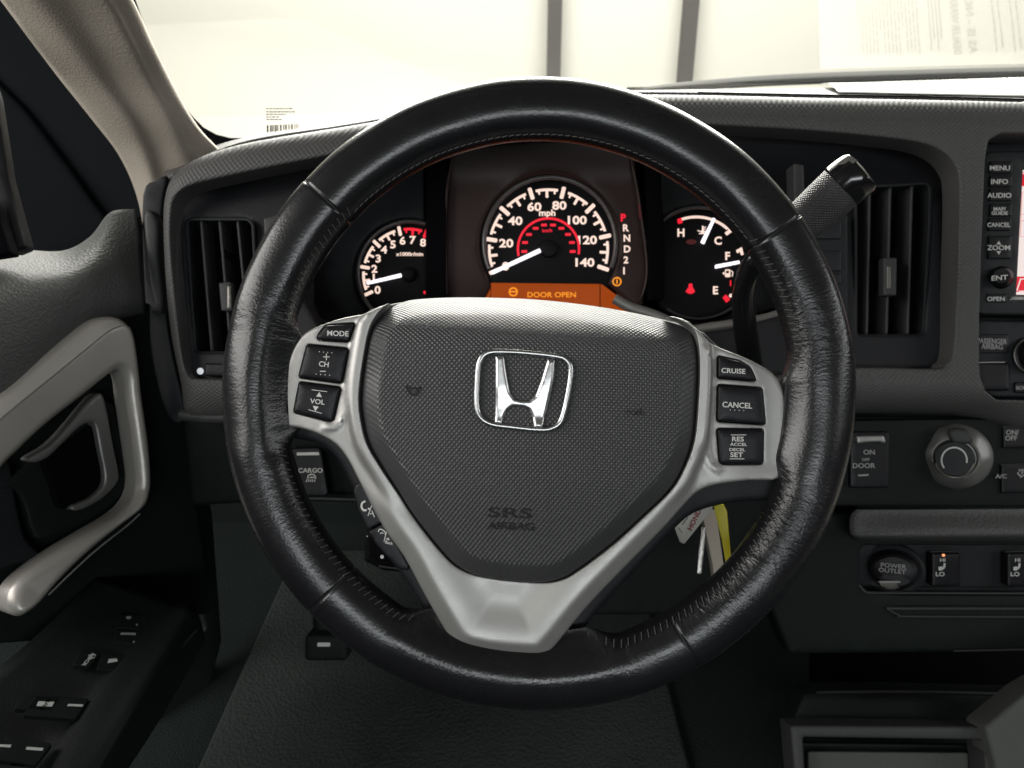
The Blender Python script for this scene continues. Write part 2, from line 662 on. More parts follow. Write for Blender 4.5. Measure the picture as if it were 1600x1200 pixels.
m, nt, b = base_mat('silver_paint', (.52, .50, .47), .42, .65)
tc = N(nt, 'ShaderNodeTexCoord')
wear(nt, b, tc.outputs['Object'], (.34, .336, .325), .07, 30, .42, .07)
bump(nt, b, noise(nt, tc.outputs['Object'], 1400, 2), .00004)
M['silver'] = m
m, nt, b = base_mat('door_silver', (.50, .475, .44), .40, .40)
tc = N(nt, 'ShaderNodeTexCoord')
wear(nt, b, tc.outputs['Object'], (.50, .475, .44), .08, 20, .40, .06)
M['doorsilver'] = m
M['knobsilver'] = base_mat('knob_silver', (.20, .20, .19), .42, .5)[0]
M['darksilver'] = base_mat('dark_silver', (.16, .155, .14), .34, .7)[0]
m, nt, b = base_mat('chrome', (.52, .52, .52), .30, 1.0)
tc = N(nt, 'ShaderNodeTexCoord')
bump(nt, b, noise(nt, tc.outputs['Object'], 120, 2), .0002)
M['chrome'] = m

# leather of the rim: UV is (along, around) in metres; attribute wr = how creased
m, nt, b = base_mat('rim_leather', (.009, .009, .0105), .26, spec=.5)
tc = N(nt, 'ShaderNodeTexCoord')
at = N(nt, 'ShaderNodeAttribute', attribute_name='wr')
wear(nt, b, tc.outputs['Object'], (.0095, .0095, .011), .35, 22, .26, .08)
v = nt.nodes.new('ShaderNodeTexVoronoi'); v.inputs['Scale'].default_value = 620
nt.links.new(tc.outputs['Object'], v.inputs['Vector'])
mp_ = N(nt, 'ShaderNodeMapping'); nt.links.new(tc.outputs['UV'], mp_.inputs[0]); mp_.inputs['Scale'].default_value = (1, .30, 1)
wn = noise(nt, mp_.outputs[0], 300, 4, .6)
wn2 = noise(nt, mp_.outputs[0], 110, 3, .55)
wr = math_n(nt, 'ABSOLUTE', math_n(nt, 'SUBTRACT', wn, .5))
wr2 = math_n(nt, 'ABSOLUTE', math_n(nt, 'SUBTRACT', wn2, .5))
nb = bump(nt, b, v.outputs['Distance'], .00014, math_n(nt, 'ADD', math_n(nt, 'MULTIPLY', at.outputs['Fac'], .5), .35))
nb = bump(nt, b, wr, .0013, at.outputs['Fac'], nb)
nb = bump(nt, b, wr2, .0019, at.outputs['Fac'], nb)
M['leather'] = m
M['thread'] = base_mat('stitching_thread', (.07, .067, .064), .6)[0]
M['seam'] = base_mat('leather_seam', (.006, .006, .007), .5)[0]

# paper
m, nt, b = base_mat('paper', (.78, .77, .72), .7)
M['paper'] = m
m, nt, b = base_mat('print_and_reflection', (.022, .023, .02), .8, spec=.1)
M['faint'] = m
# carpet
m, nt, b = base_mat('carpet', (.016, .021, .020), .95, spec=.1)
tc = N(nt, 'ShaderNodeTexCoord')
wear(nt, b, tc.outputs['Object'], (.016, .021, .020), .45, 6)
bump(nt, b, noise(nt, tc.outputs['Object'], 500, 3), .002)
M['carpet'] = m
# wall
m, nt, b = base_mat('cream_wall', (.80, .78, .70), .85)
tc = N(nt, 'ShaderNodeTexCoord')
wear(nt, b, tc.outputs['Object'], (.80, .78, .70), .04, .9)
M['wall'] = m
M['post'] = base_mat('grey_post', (.09, .082, .078), .7)[0]
M['floorout'] = vinyl_mat('concrete', (.35, .34, .31), .7, 30, .0005)
M['rubber'] = base_mat('rubber', (.075, .075, .072), .9, spec=.05)[0]
M['head'] = base_mat('headliner_cloth', (.38, .36, .33), .9)[0]
# glass : thin pane
m = bpy.data.materials.new('window_glass'); m.use_nodes = True; nt = m.node_tree
nt.nodes.clear()
out = N(nt, 'ShaderNodeOutputMaterial'); mix = N(nt, 'ShaderNodeMixShader'); tr = N(nt, 'ShaderNodeBsdfTransparent'); gl = N(nt, 'ShaderNodeBsdfGlossy')
gl.inputs['Roughness'].default_value = 0.0; tr.inputs['Color'].default_value = (.93, .95, .93, 1)
fr = N(nt, 'ShaderNodeLayerWeight'); fr.inputs['Blend'].default_value = .5
nt.links.new(math_n(nt, 'ADD', math_n(nt, 'MULTIPLY', math_n(nt, 'POWER', fr.outputs['Facing'], 5.0), .85), .07), mix.inputs[0])
nt.links.new(tr.outputs[0], mix.inputs[1]); nt.links.new(gl.outputs[0], mix.inputs[2]); nt.links.new(mix.outputs[0], out.inputs[0])
M['glass'] = m

# ================================================================== STEERING WHEEL
WC = (841.5, 614.5); WD = .451
wpl = Pl(WD)
ws = wpl.m
sw = thing('steering_wheel', 'black leather steering wheel with three silver spokes and an H badge on its hub', 'steering wheel', P(841, 1100, WD))


def wpos(th, rpx, h):
    """point in the wheel plane: angle (deg, image, ccw), radius px, height towards the driver"""
    px = WC[0] + rpx * np.cos(np.radians(th)); py = WC[1] - rpx * np.sin(np.radians(th))
    x = (px - 800) * ws; y = (600 - py) * ws
    base = np.array(CAM) + np.array(FA) * WD
    return base[None] + x[:, None] * np.array(XA) + y[:, None] * np.array(UA) - h[:, None] * np.array(FA)


def bumpf(th, a, b, s):
    t = np.mod(th - (a + b) / 2 + 180, 360) - 180
    hw = (b - a) / 2
    return smooth(hw + s, hw, np.abs(t)) if True else 0


def sm_in(t, hw, s):
    return 1 - smooth(hw, hw + s, np.abs(t))


def dips(th):
    d = np.zeros_like(th)
    for (a, b, s, amt) in ((169, 186, 7, 24), (-14, 2, 8, 18), (245, 281, 8, 24)):
        t = np.mod(th - (a + b) / 2 + 180, 360) - 180
        d = np.maximum(d, sm_in(t, (b - a) / 2, s) * amt)
    return d


def dtap(th):
    d = np.zeros_like(th)
    for (a, b, s, amt) in ((168, 188, 8, 1.0), (-14, 2, 8, .30), (245, 281, 10, 1.0)):
        t = np.mod(th - (a + b) / 2 + 180, 360) - 180
        d = np.maximum(d, sm_in(t, (b - a) / 2, s) * amt)
    return d


def near_spoke(th):
    d = np.zeros_like(th)
    for (c, w, amt) in ((13, 9, 1.0), (24, 6, .35), (-29, 11, 1.0), (-48, 12, .5), (-75, 10, .5), (164, 5, .9), (180, 8, .25), (-158, 18, .25), (252, 11, .7), (272, 8, .5)):
        t = np.mod(th - c + 180, 360) - 180
        d = np.maximum(d, amt * np.exp(-(t / w) ** 2))
    return d


NT, NS = 1440, 44
th = np.linspace(0, 360, NT, endpoint=False)
SEAMS = (137.8, 34.3, 223.4, -59.7)
ri = 397 - dips(th)
ro = np.full(NT, 491.0)
upper = sm_in(np.mod(th - 86 + 180, 360) - 180, 51.5, .6)
ro -= upper * 1.0
groove = np.zeros(NT)
for s_ in SEAMS:
    t = np.mod(th - s_ + 180, 360) - 180
    groove = np.maximum(groove, np.exp(-(t / .22) ** 2))
rc = (ri + ro) / 2; a_ = (ro - ri) / 2
wob = .35 * np.sin(np.radians(th * 9 + 30)) + .3 * np.sin(np.radians(th * 23))
V = []; UVs = []; WR = []
ns = near_spoke(th)
for k in range(NS):
    ph = 2 * math.pi * k / NS
    c, s = math.cos(ph), math.sin(ph)
    ex = .86
    cc = math.copysign(abs(c) ** ex, c); ss = math.copysign(abs(s) ** ex, s)
    r = rc + (a_ - groove * 2.2) * cc + wob * .6
    bh = .0170 * (1 + .02 * wob)
    dd = dtap(th)
    taper = smooth(368, 432, r)
    h = (bh - groove * .0009) * ss * (1 - dd + dd * taper)
    V.append(wpos(th, r, h))
    UVs.append(np.stack([np.radians(np.minimum(th, 360 - th)) * 444 * ws, np.full(NT, ph * .0175)], 1))
    inn = np.clip((1 - c) / 2, 0, 1)
    WR.append(np.clip(ns * (.15 + .95 * inn), 0, 1))
V = np.stack(V, 1).reshape(-1, 3); UVs = np.stack(UVs, 1).reshape(-1, 2); WR = np.stack(WR, 1).ravel()
F = []
for i in range(NT):
    i2 = (i + 1) % NT
    for k in range(NS):
        k2 = (k + 1) % NS
        F.append((i * NS + k, i * NS + k2, i2 * NS + k2, i2 * NS + k))
me = mk(V, F, UVs)
atr = me.attributes.new('wr', 'FLOAT', 'POINT'); atr.data.foreach_set('value', WR)
rim = finish('rim', me, M['leather'], sw, 80)
# seams: thin dark piping in each groove
for s_ in SEAMS:
    pth = []
    for ph in np.linspace(-.1, math.pi + .15, 26):
        c, s = math.cos(ph), math.sin(ph)
        cc = math.copysign(abs(c) ** .86, c); ss = math.copysign(abs(s) ** .86, s)
        pth.append(wpos(np.array([s_]), np.array([444 + 45 * cc]), np.array([.0163 * ss]))[0])
    tube('seam', pth, .0004, M['seam'], rim, 6)
# stitching along the inside of the rim
paths = []
for t0 in np.arange(0, 360, 1.55):
    if dips(np.array([t0]))[0] > 12: continue
    rr = 397.0 - dips(np.array([t0]))[0]
    jit = random.uniform(-.12, .12)
    up_ = 36 < t0 < 136
    if up_:
        A = wpos(np.array([t0 - .55]), np.array([rr + 2.0]), np.array([.0075])); B = wpos(np.array([t0 + .55]), np.array([rr + 1.0 + jit]), np.array([.0072]))
    else:
        A = wpos(np.array([t0 - .35 + jit]), np.array([rr + 9.0]), np.array([.0128])); B = wpos(np.array([t0 + .2]), np.array([rr + 1.5]), np.array([.0085]))
    paths.append([Vector(A[0]), Vector((A[0] + B[0]) / 2), Vector(B[0])])
run = [paths[0]]
runs = []
for a_s, b_s in zip(paths[:-1], paths[1:]):
    if (a_s[0] - b_s[0]).length > .012:
        runs.append(run); run = []
    run.append(b_s)
runs[0] = run + runs[0] if (run[-1][0] - paths[0][0]).length < .012 else runs[0]
if runs[0][0] is not run[0]: runs.append(run)
for run in runs:
    tubes('stitching', run, .00035, M['thread'], rim, 5)
# a crease line running round the driver side of the rim
lp = [Vector(wpos(np.array([t]), np.array([466.]), np.array([.0160]))[0]) for t in np.linspace(-40, 30, 60)]

AIR = [(607, 483), (622, 472), (645, 465), (700, 461), (770, 461), (840, 464), (910, 472), (980, 484), (1040, 499), (1072, 514), (1082, 535), (1085, 573), (1083, 627), (1077, 687), (1060, 733), (1040, 764), (1000, 803), (960, 840), (925, 868), (900, 886), (880, 898), (850, 905), (800, 903), (757, 897), (727, 887), (700, 866), (653, 807), (626, 765), (600, 725), (580, 690), (571, 655), (568, 620), (573, 573), (583, 520), (594, 497)]
AIRS = cr(AIR, True, 4)
BZ = [(607, 478), (580, 490), (540, 498), (505, 509), (480, 521), (464, 540), (452, 570), (443, 610), (437, 640), (434, 661),
      (470, 668), (500, 677), (528, 693), (547, 717), (564, 750), (600, 819), (633, 866), (665, 925), (697, 980), (713, 1002), (735, 1013), (775, 1020), (817, 1023), (846, 1022),
      (867, 1003), (913, 947), (967, 890), (1033, 823), (1065, 787), (1087, 766), (1117, 755), (1167, 749), (1216, 745),
      (1220, 700), (1224, 655), (1222, 618), (1214, 595), (1200, 580), (1177, 567), (1147, 554), (1118, 543), (1098, 531), (1086, 519), (1060, 500), (1000, 492), (800, 470), (640, 472)]
BZS = cr(BZ, True, 3)
AIRU = AIRS.copy()
btn_l = {
    'MODE': rp([(496, 531), (513, 510), (557, 507), (547, 534)], [6, 6, 2, 2]),
    'CH': rp([(484, 540), (547, 546), (537, 598), (471, 589)], 4),
    'VOL': rp([(472, 598), (535, 606), (523, 658), (463, 643)], [3, 3, 7, 4]),
    'CRUISE': rp([(1118, 558), (1151, 565), (1167, 575), (1177, 595), (1118, 590)], [2, 5, 8, 3, 3]),
    'CANCEL': rp([(1118, 602), (1186, 607), (1191, 662), (1117, 657)], 4),
    'RES': rp([(1117, 670), (1188, 671), (1187, 723), (1121, 723)], [3, 3, 4, 8]),
}


def grow(poly, k):
    c = poly.mean(0)
    t = np.roll(poly, -1, 0) - np.roll(poly, 1, 0)
    t /= np.linalg.norm(t, axis=1)[:, None] + 1e-9
    n = np.stack([t[:, 1], -t[:, 0]], 1)
    if area2(poly) < 0: n = -n
    return poly + n * k


bpl = Pl(.4515)
GR_L = np.array(cr([(566, 505), (560, 520), (552, 560), (545, 610), (541, 645), (530, 664), (512, 668)], False, 4))
GR_R = np.array(cr([(1100, 545), (1103, 580), (1101, 640), (1098, 690), (1104, 722), (1118, 732)], False, 4))


def bezel_h(px, d):
    y = px[:, 1]; x = px[:, 0]
    dA = dist_poly(px, AIRS)
    insA = inside(px, AIRS)
    low = smooth(720, 800, y)
    d = dist_poly(px, BZS)
    # collar beside the hub
    coll = (1 - smooth(14, 26, dA)) * .0042 * (1 - low)
    h = coll
    # lower V: crease 24 px from the rim of the plate, dished towards the hub
    dish = np.where(d < 24, d / 24 * .0035, .0035 - .0055 * smooth(24, 95, d))
    h = h + dish * low
    # bead round the button fields
    for g in (GR_L, GR_R):
        dg = np.full(len(px), 1e9)
        for i in range(len(g) - 1):
            a, b_ = g[i], g[i + 1]; ab = b_ - a
            t = np.clip(((px - a) @ ab) / (ab @ ab), 0, 1)
            q = a + t[:, None] * ab
            dg = np.minimum(dg, np.hypot(px[:, 0] - q[:, 0], px[:, 1] - q[:, 1]))
        h = h + .0016 * np.exp(-(dg / 4.0) ** 2)
    # wings fall away outwards
    h = h - .0022 * smooth(70, 150, np.abs(x - 828) - 230) * (1 - low)
    return h


relief('spoke_bezel', BZS, bpl, M['silver'], sw, H=.006, R=3.2, thick=.004, step=6, holes=[grow(p_, 2.0) for p_ in btn_l.values()] + [grow(AIRS, 2.5)], hr=1.6, hf=bezel_h, angle=55)
# black carrier behind the spokes
core = [(600, 480), (560, 500), (500, 515), (470, 540), (450, 600), (440, 672), (500, 690), (530, 712), (553, 752), (600, 850), (640, 905), (675, 965), (700, 1010), (770, 1040), (850, 1040), (885, 1010),
        (930, 950), (1000, 874), (1045, 826), (1080, 797), (1140, 781), (1200, 778), (1240, 772), (1240, 700), (1240, 620), (1218, 600), (1180, 575), (1120, 545), (1070, 510), (900, 480), (700, 470)]
relief('spoke_core', cr(core, True, 3), Pl(.470), M['plastic'], sw, H=.012, R=10, thick=.012, step=16)


def air_h(px, d):
    x, y = px[:, 0], px[:, 1]
    ty = np.clip((556 - y - (x - 830) * -.05) / 92, 0, 1.3)
    h = -.024 * ty ** 2.2
    h += -.0060 * np.clip(1 - d / 32, 0, 1) ** 1.1
    h -= .004 * ((x - 828) / 255) ** 2
    h -= .004 * smooth(740, 900, y)
    return h


apl = Pl(.4530)
airbag = relief('airbag_cover', AIRS, apl, M['airbag'], sw, H=.0195, R=9, thick=.004, step=5, hf=air_h, angle=80, zuv=(0, -1.0), attr=lambda q, d: np.maximum(.15 + .85 * smooth(27, 34, d), .75 * (1 - smooth(560, 620, q[:, 1]))))


def airdepth(x, y):
    hh = .0195 + float(air_h(np.array([[x, y]], float), np.array([200.]))[0])
    return .4530 - hh


epl = Pl(airdepth(818, 610) - .0004, at=(818, 610))
ering = cr([(762, 551.5), (790, 549.5), (830, 552), (868, 556.5), (884, 562), (891.5, 577), (889, 605), (882, 640), (874, 661), (858, 670), (835, 670.5), (800, 667), (768, 662.5), (751, 652), (745, 635), (745.5, 600), (749, 567)], True, 5)
tube('emblem_ring', [epl.at(q[0], q[1], .0010) for q in ering], .0017, M['chrome'], airbag, 12, True, .8)
HG = [(773, 555.5), (788, 555.5), (792, 585), (797, 612), (804, 622), (815, 624.5), (827, 624.5), (836, 618), (845, 594), (855, 560.5), (868, 562), (866, 590), (859, 625), (848, 669.5), (834, 668.5), (831, 652), (826, 641), (818, 637.5), (801, 636.5), (793, 642), (788, 652), (784, 663.5), (772, 661), (773, 610)]
relief('emblem_letter', rp(HG, 2.5), epl, M['chrome'], airbag, H=.0022, R=5.5, thick=.001, step=3,
       hf=lambda px, d: -.0012 * smooth(600, 640, px[:, 1]) * (1 - smooth(650, 668, px[:, 1])) + .0003 * (px[:, 0] - 820) / 50, angle=60)
# embossed marks in the vinyl
M['emboss'] = base_mat('embossed_vinyl', (.016, .016, .017), .65, spec=.2)[0]
surf = lambda q: .0195 + air_h(q, np.full(len(q), 200.))
text('SRS', 797, 793, 15, apl, M['emboss'], airbag, 'embossed_lettering', bold=.01, thick=.0005, rot=-2, sx=2.1, hfun=surf)
text('AIRBAG', 798, 813, 11, apl, M['emboss'], airbag, 'embossed_lettering', bold=.02, thick=.0005, rot=-2, sx=1.30, hfun=surf)
hp = Pl(airdepth(646, 609) - .0008, at=(646, 609))
shapes('horn_mark', [stroke([(636, 601), (636, 612)], 2), stroke([(637, 606), (655, 606)], 2), stroke(cr([(640, 609), (640, 615), (648, 617), (653, 611), (650, 607)], False, 4), 1.6), stroke([(655, 603), (657, 609)], 1.6)], hp, M['emboss'], airbag, .0003)
hp = Pl(airdepth(992, 643) - .0008, at=(992, 643))
shapes('horn_mark', [stroke([(978, 642), (1000, 643)], 1.5), stroke([(1002, 638), (1001, 648)], 1.5), stroke(cr([(984, 645), (990, 648), (996, 645)], False, 4), 1.2)], hp, M['emboss'], airbag, .0003)

# buttons
btpl = Pl(.4500)
LB = .0072
tpl_ = Pl(.4500 - LB)


def letterplane(x, y):
    return Pl(.4500 - LB, at=(x, y))


bh = {}
for k_, poly in btn_l.items():
    dome = lambda px, d: -.0006 + .0006 * smooth(0, 12, d)
    bh[k_] = relief('button', poly, btpl, M['button'], sw, H=LB, R=3, thick=.004, step=6, hf=dome)
text('MODE', 528, 521, 8, tpl_, M['ink'], bh['MODE'], rot=-2, sx=1.05)
text('', 0, 0, 0, tpl_, M['ink'], bh['CH'], items=[('CH', 506, 569, 8, -6, 1.0)])
shapes('symbol', [box(505, 557, 515, 558.3), box(509.3, 552.5, 510.7, 563), box(500, 579.5, 509, 580.8)] + [circ(499 + 6.5 * i, 549.5 + i * .6, .8, 8) for i in range(4)] + [circ(494 + 7 * i, 584.5 + i * .6, .8, 8) for i in range(4)], tpl_, M['ink'], bh['CH'], .0001)
text('', 0, 0, 0, tpl_, M['ink'], bh['VOL'], items=[('VOL', 496, 627.5, 7.5, -6, 1.1)])
shapes('symbol', [[(499, 612.5), (503, 620.5), (494, 619.5)], [(489, 634), (498, 635.5), (492.5, 642.5)], stroke([(487, 609), (511, 612)], 1), stroke([(482, 640), (503, 646)], 1)], tpl_, M['ink'], bh['VOL'], .0001)
text('CRUISE', 1146, 579.5, 7.5, tpl_, M['ink'], bh['CRUISE'], rot=-3, sx=1.1)
text('CANCEL', 1152, 633, 8.5, tpl_, M['ink'], bh['CANCEL'], rot=-3, sx=1.0)
shapes('symbol', [circ(1141 + 7 * i, 640.5 + .3 * i, .8, 8) for i in range(4)], tpl_, M['ink'], bh['CANCEL'], .0001)
text('', 0, 0, 0, tpl_, M['ink'], bh['RES'], rot=-1, items=[('RES', 1153, 686, 7.2, -1, 1.2), ('ACCEL', 1154, 694.3, 4.6, -1, 1.3), ('DECEL', 1152, 702.6, 4.6, -1, 1.3), ('SET', 1151, 710.6, 7.2, -1, 1.25)])
shapes('symbol', [stroke([(1142, 679.5), (1166, 679.5)], 1), stroke([(1140, 717), (1163, 717)], 1)], tpl_, M['ink'], bh['RES'], .0001)

# telephone buttons on the left lower spoke
ppl = Pl(.4580); 
b1 = relief('phone_button', rp([(558, 757), (566, 750), (603, 812), (577, 826), (562, 795), (555, 766)], 3), ppl, M['button'], sw, H=.006, R=3, thick=.006, step=8)
b2 = relief('phone_button', rp([(578, 828), (604, 814), (641, 879), (640, 888), (627, 886), (606, 866), (590, 848)], 3), ppl, M['button'], sw, H=.006, R=3, thick=.006, step=8)
lp2 = Pl(.4518)
shapes('symbol', [q + np.array([-5, 0]) for q in [stroke(cr([(576, 783), (571, 786), (570, 792), (573, 797), (578, 797)], False, 4), 3), stroke([(586, 789), (580, 806)], 1.2), stroke([(586, 798), (590, 808)], 1.4), stroke([(583, 803), (589, 802)], 1.2), stroke([(580, 794), (583, 796)], 2.4)]], lp2, M['ink'], b1, .0002)
shapes('symbol', [stroke(cr([(591, 831), (593, 827), (598, 828), (602, 832), (602, 836)], False, 4), 1.6), stroke(cr([(594, 834), (597, 832), (599, 834)], False, 4), 1.2), stroke([(604, 831), (600, 846)], 1.2), [(603, 842), (607, 839.5), (607, 844.5)], stroke([(606, 842), (609, 843)], 1.4)], lp2, M['ink'], b2, .0002)
text('Back', 608, 848, 4.5, lp2, M['ink'], b2, rot=-14)
shapes('button_rivet', [circ(597, 870, 3, 10)], Pl(.4640), M['ink'], b2, .0002)
# hub body behind the wheel, wide
lathe('hub', Pl(.475, at=(828, 660)), (828, 660), [(0, .004), (150, .002), (190, -.008), (200, -.03), (185, -.07), (0, -.07)], M['plastic'], sw, 40)

# ================================================================== STEERING COLUMN
colm = thing('steering_column', 'black steering column shroud behind the wheel hub', 'steering column', P(830, 900, .60))
relief('column_shroud', rp([(660, 560), (1010, 560), (1060, 700), (1030, 830), (930, 905), (720, 905), (640, 850), (600, 720)], 40), Pl(.60), M['plastic'], colm, H=.05, R=60, thick=.05, step=20)
relief('tilt_lever', rp([(572, 835), (590, 826), (612, 862), (640, 880), (655, 895), (600, 890), (570, 875)], 6), Pl(.53), M['gloss'], colm, H=.004, R=5, thick=.012, step=8)
tube('lever_edge', [P(592, 885, .522), P(620, 889, .522), P(645, 893, .522)], .0008, M['plastic_mid'], colm, 6)

# ================================================================== GEAR SELECTOR
gs = thing('gear_selector', 'black column shift lever with a glossy capped grip, right of the wheel', 'shift lever', P(1170, 560, .59))
path = cr([(P(1188, 640, .600)), (P(1172, 560, .585)), (P(1163, 500, .575)), (P(1163, 450, .562)), (P(1180, 408, .55)), (P(1215, 375, .54)), (P(1250, 350, .532))], False, 6)
tube('stem', path, np.interp(np.linspace(0, 1, len(path)), [0, .3, .55, .75, 1], [.0095, .0090, .0085, .0095, .011]), M['gloss'], gs, 16)
A = np.array(P(1238, 362, .532)); B = np.array(P(1315, 292, .512)); C = np.array(P(1350, 264, .504))
axis = (B - A) / np.linalg.norm(B - A)
def grip(name, a, b, prof, mat, n=40, flat=.80):
    pts = [a + (b - a) * t for t, r in prof]
    vs, fs = tube_data(pts, [r for t, r in prof], n, False, flat)
    me = mk(vs, fs, np.array([[min(k % n, n - k % n) * .00245, prof[k // n][0] * np.linalg.norm(b - a)] for k in range(len(vs))]))
    return finish(name, me, mat, gs, 40)
M['gripv'] = grain_mat('grip_vinyl', (.050, .046, .048), .42, .0027, .0023, .0003)
grip('grip', A, B, [(0, .0120), (.02, .0140), (.15, .0149), (.25, .0153), (.4, .0156), (.5, .0158), (.65, .016), (.75, .0162), (.9, .0163), (1.0, .0164)], M['gripv'])
grip('cap', B, C, [(.02, .0150), (.03, .0167), (.4, .0168), (.78, .0162), (.93, .0145), (1.0, .010)], M['gloss'])
e2 = np.array(-FA); e1 = np.cross(axis, e2); e1 /= np.linalg.norm(e1)
if e1 @ np.array(UA) < 0: e1 = -e1
for (q0, q1, t0_, t1_) in ((2, 30, .06, .80), (34, 60, .06, .74)):
    vs, fs = [], []
    for i in range(5):
        for k in range(7):
            q = math.radians(q0 + (q1 - q0) * k / 6); t = t0_ + (t1_ - t0_) * i / 4
            rr_ = np.interp(t, [0, .4, .78, .93], [.0170, .0171, .0165, .0148])
            for g_ in (0, -.002):
                vs.append(B + (C - B) * t + (rr_ + g_) * (math.cos(q) * e1 + .80 * math.sin(q) * e2))
    ix = lambda i, k, g: (i * 7 + k) * 2 + g
    for i in range(4):
        for k in range(6):
            fs.append((ix(i, k, 0), ix(i, k + 1, 0), ix(i + 1, k + 1, 0), ix(i + 1, k, 0)))
            fs.append((ix(i, k, 1), ix(i + 1, k, 1), ix(i + 1, k + 1, 1), ix(i, k + 1, 1)))
    ring_ = [(0, k) for k in range(7)] + [(i, 6) for i in range(1, 5)] + [(4, k) for k in range(5, -1, -1)] + [(i, 0) for i in range(3, 0, -1)]
    for n_ in range(len(ring_)):
        a_i, b_i = ring_[n_], ring_[(n_ + 1) % len(ring_)]
        fs.append((ix(*a_i, 0), ix(*a_i, 1), ix(*b_i, 1), ix(*b_i, 0)))
    finish('release_button', mk(vs, fs, np.zeros((len(vs), 2))), M['darksilver'], gs, 40)

# ================================================================== DASHBOARD
dash = thing('dashboard', 'dark grey textured dashboard running behind the steering wheel to the centre stack', 'dashboard', P(800, 900, .70))
PD = .655
ppad = Pl(PD)
outer = [(250, 350), (253, 305), (264, 275), (290, 252), (321, 237), (371, 222), (439, 209), (540, 193), (650, 174), (760, 157), (860, 147), (960, 143), (1100, 144), (1267, 148), (1433, 151), (1600, 155), (1720, 159), (1720, 648), (1500, 648), (1335, 647), (1000, 655), (600, 658), (400, 658), (292, 656), (278, 600), (262, 520), (254, 440)]
rec = [(272, 383), (273, 337), (281, 312), (303, 296), (347, 284), (430, 266), (515, 249), (600, 230), (700, 208), (850, 197), (1000, 196), (1130, 203), (1240, 209), (1333, 217), (1417, 227), (1458, 241), (1482, 266), (1488, 300), (1486, 400), (1482, 500), (1477, 555), (1466, 570), (1450, 577), (1330, 575), (1200, 588), (1000, 600), (600, 602), (400, 594), (318, 592), (302, 588), (292, 567), (285, 517), (278, 450)]
nav = [(1518, 508), (1521, 400), (1527, 255), (1532, 226), (1550, 215), (1700, 215), (1700, 628), (1545, 624), (1524, 610), (1518, 590)]


def pad_h(px, d):
    x, y = px[:, 0], px[:, 1]
    h = -.004 * smooth(600, 655, y)
    # lower lip catches the light
    h = h + .003 * np.exp(-((y - 610) / 22) ** 2) * smooth(1330, 1380, x)
    return h


relief('upper_pad', cr(outer, True, 4), ppad, M['pad'], dash, H=.012, R=46, thick=.012, step=9, holes=[cr(rec, True, 3), rp(nav, 10)], hr=4, hf=pad_h, angle=70)
# far top of the dash up to the windscreen base
top = [[(262, 276, .66), (371, 224, .68), (540, 195, .69), (760, 160, .70), (960, 144.5, .70), (1267, 148, .685), (1600, 155, .68), (1800, 160, .68)],
       [(255, 268, .74), (371, 220, .76), (540, 192, .78), (760, 158, .80), (960, 142.5, .80), (1267, 144, .80), (1600, 148.5, .80), (1800, 152, .80)],
       [(240, 262, .84), (360, 217, .86), (540, 192, .90), (760, 159, .95), (960, 143, .94), (1267, 138, .96), (1600, 137, .96), (1800, 136, .96)],
       [(240, 266, .88), (355, 222, .92), (540, 200, .98), (760, 170, 1.04), (960, 147, 1.02), (1267, 138, 1.03), (1600, 131, 1.03), (1800, 129, 1.03)]]
loft('top_panel', top, M['pad'], dash, 8, 6, .004)
tube('pad_seam', cr([P(1090, 144.5, .668), P(1267, 148, .668), P(1433, 151, .668), P(1600, 155, .668), P(1720, 159, .668)], False, 5), .0007, M['void'], dash, 6)
# recess back panel with vent holes and instrument opening
VL = rp([(292, 343), (388, 343), (395, 352), (400, 450), (404, 551), (306, 551), (300, 470)], [10, 10, 8, 8, 6, 8, 8])
VR = rp([(1337, 292), (1400, 290), (1453, 286), (1452, 350), (1447, 430), (1442, 524), (1337, 524)], [8, 8, 12, 5, 5, 8, 6])
CL = rp([(478, 380), (530, 300), (600, 250), (690, 215), (850, 200), (1010, 205), (1110, 250), (1200, 330), (1232, 400), (1232, 490), (1150, 512), (1070, 525), (1000, 505), (960, 520), (700, 560), (505, 520), (478, 470)], 22)
back = grow(np.array(cr(rec, True, 3)), 12)
rpl = Pl(PD + .012, rx=-5)


def rec_h(px, d):
    x, y = px[:, 0], px[:, 1]
    h = -.030 * (1 - smooth(215, 330, y - (x - 800) * -.0)) * smooth(1050, 1200, x)
    h = h - .026 * (1 - smooth(255, 335, y + (x - 300) * .20)) * (1 - smooth(650, 800, x))
    return h


relief('recess_panel', back, rpl, M['recess'], dash, H=.004, R=3, thick=.004, step=10, holes=[VL, VR, CL], hr=4, hf=rec_h, angle=70)
relief('backing', rp(box(262, 215, 1700, 640), 20), Pl(.80), M['void'], dash, H=.001, R=3, thick=.01, step=60)  # added dark sheet, stops light leaking through behind the pad
# lower edge of the pad
tube('lower_lip', [P(285, 648, .665), P(320, 652, .66), P(420, 655, .66), P(600, 656, .66)], .0055, M['plastic_mid'], dash, 10)
# knee panel
relief('knee_panel', rp([(285, 650), (1340, 650), (1340, 800), (1210, 790), (1100, 960), (700, 960), (600, 785), (440, 782), (300, 790)], 12), Pl(.70, rx=6), M['plastic_low'], dash, H=.004, R=8, thick=.02, step=30)
tube('panel_edge', [P(430, 779, .688), P(500, 779, .686), P(570, 781, .686)], .0014, M['plastic_mid'], dash, 6)

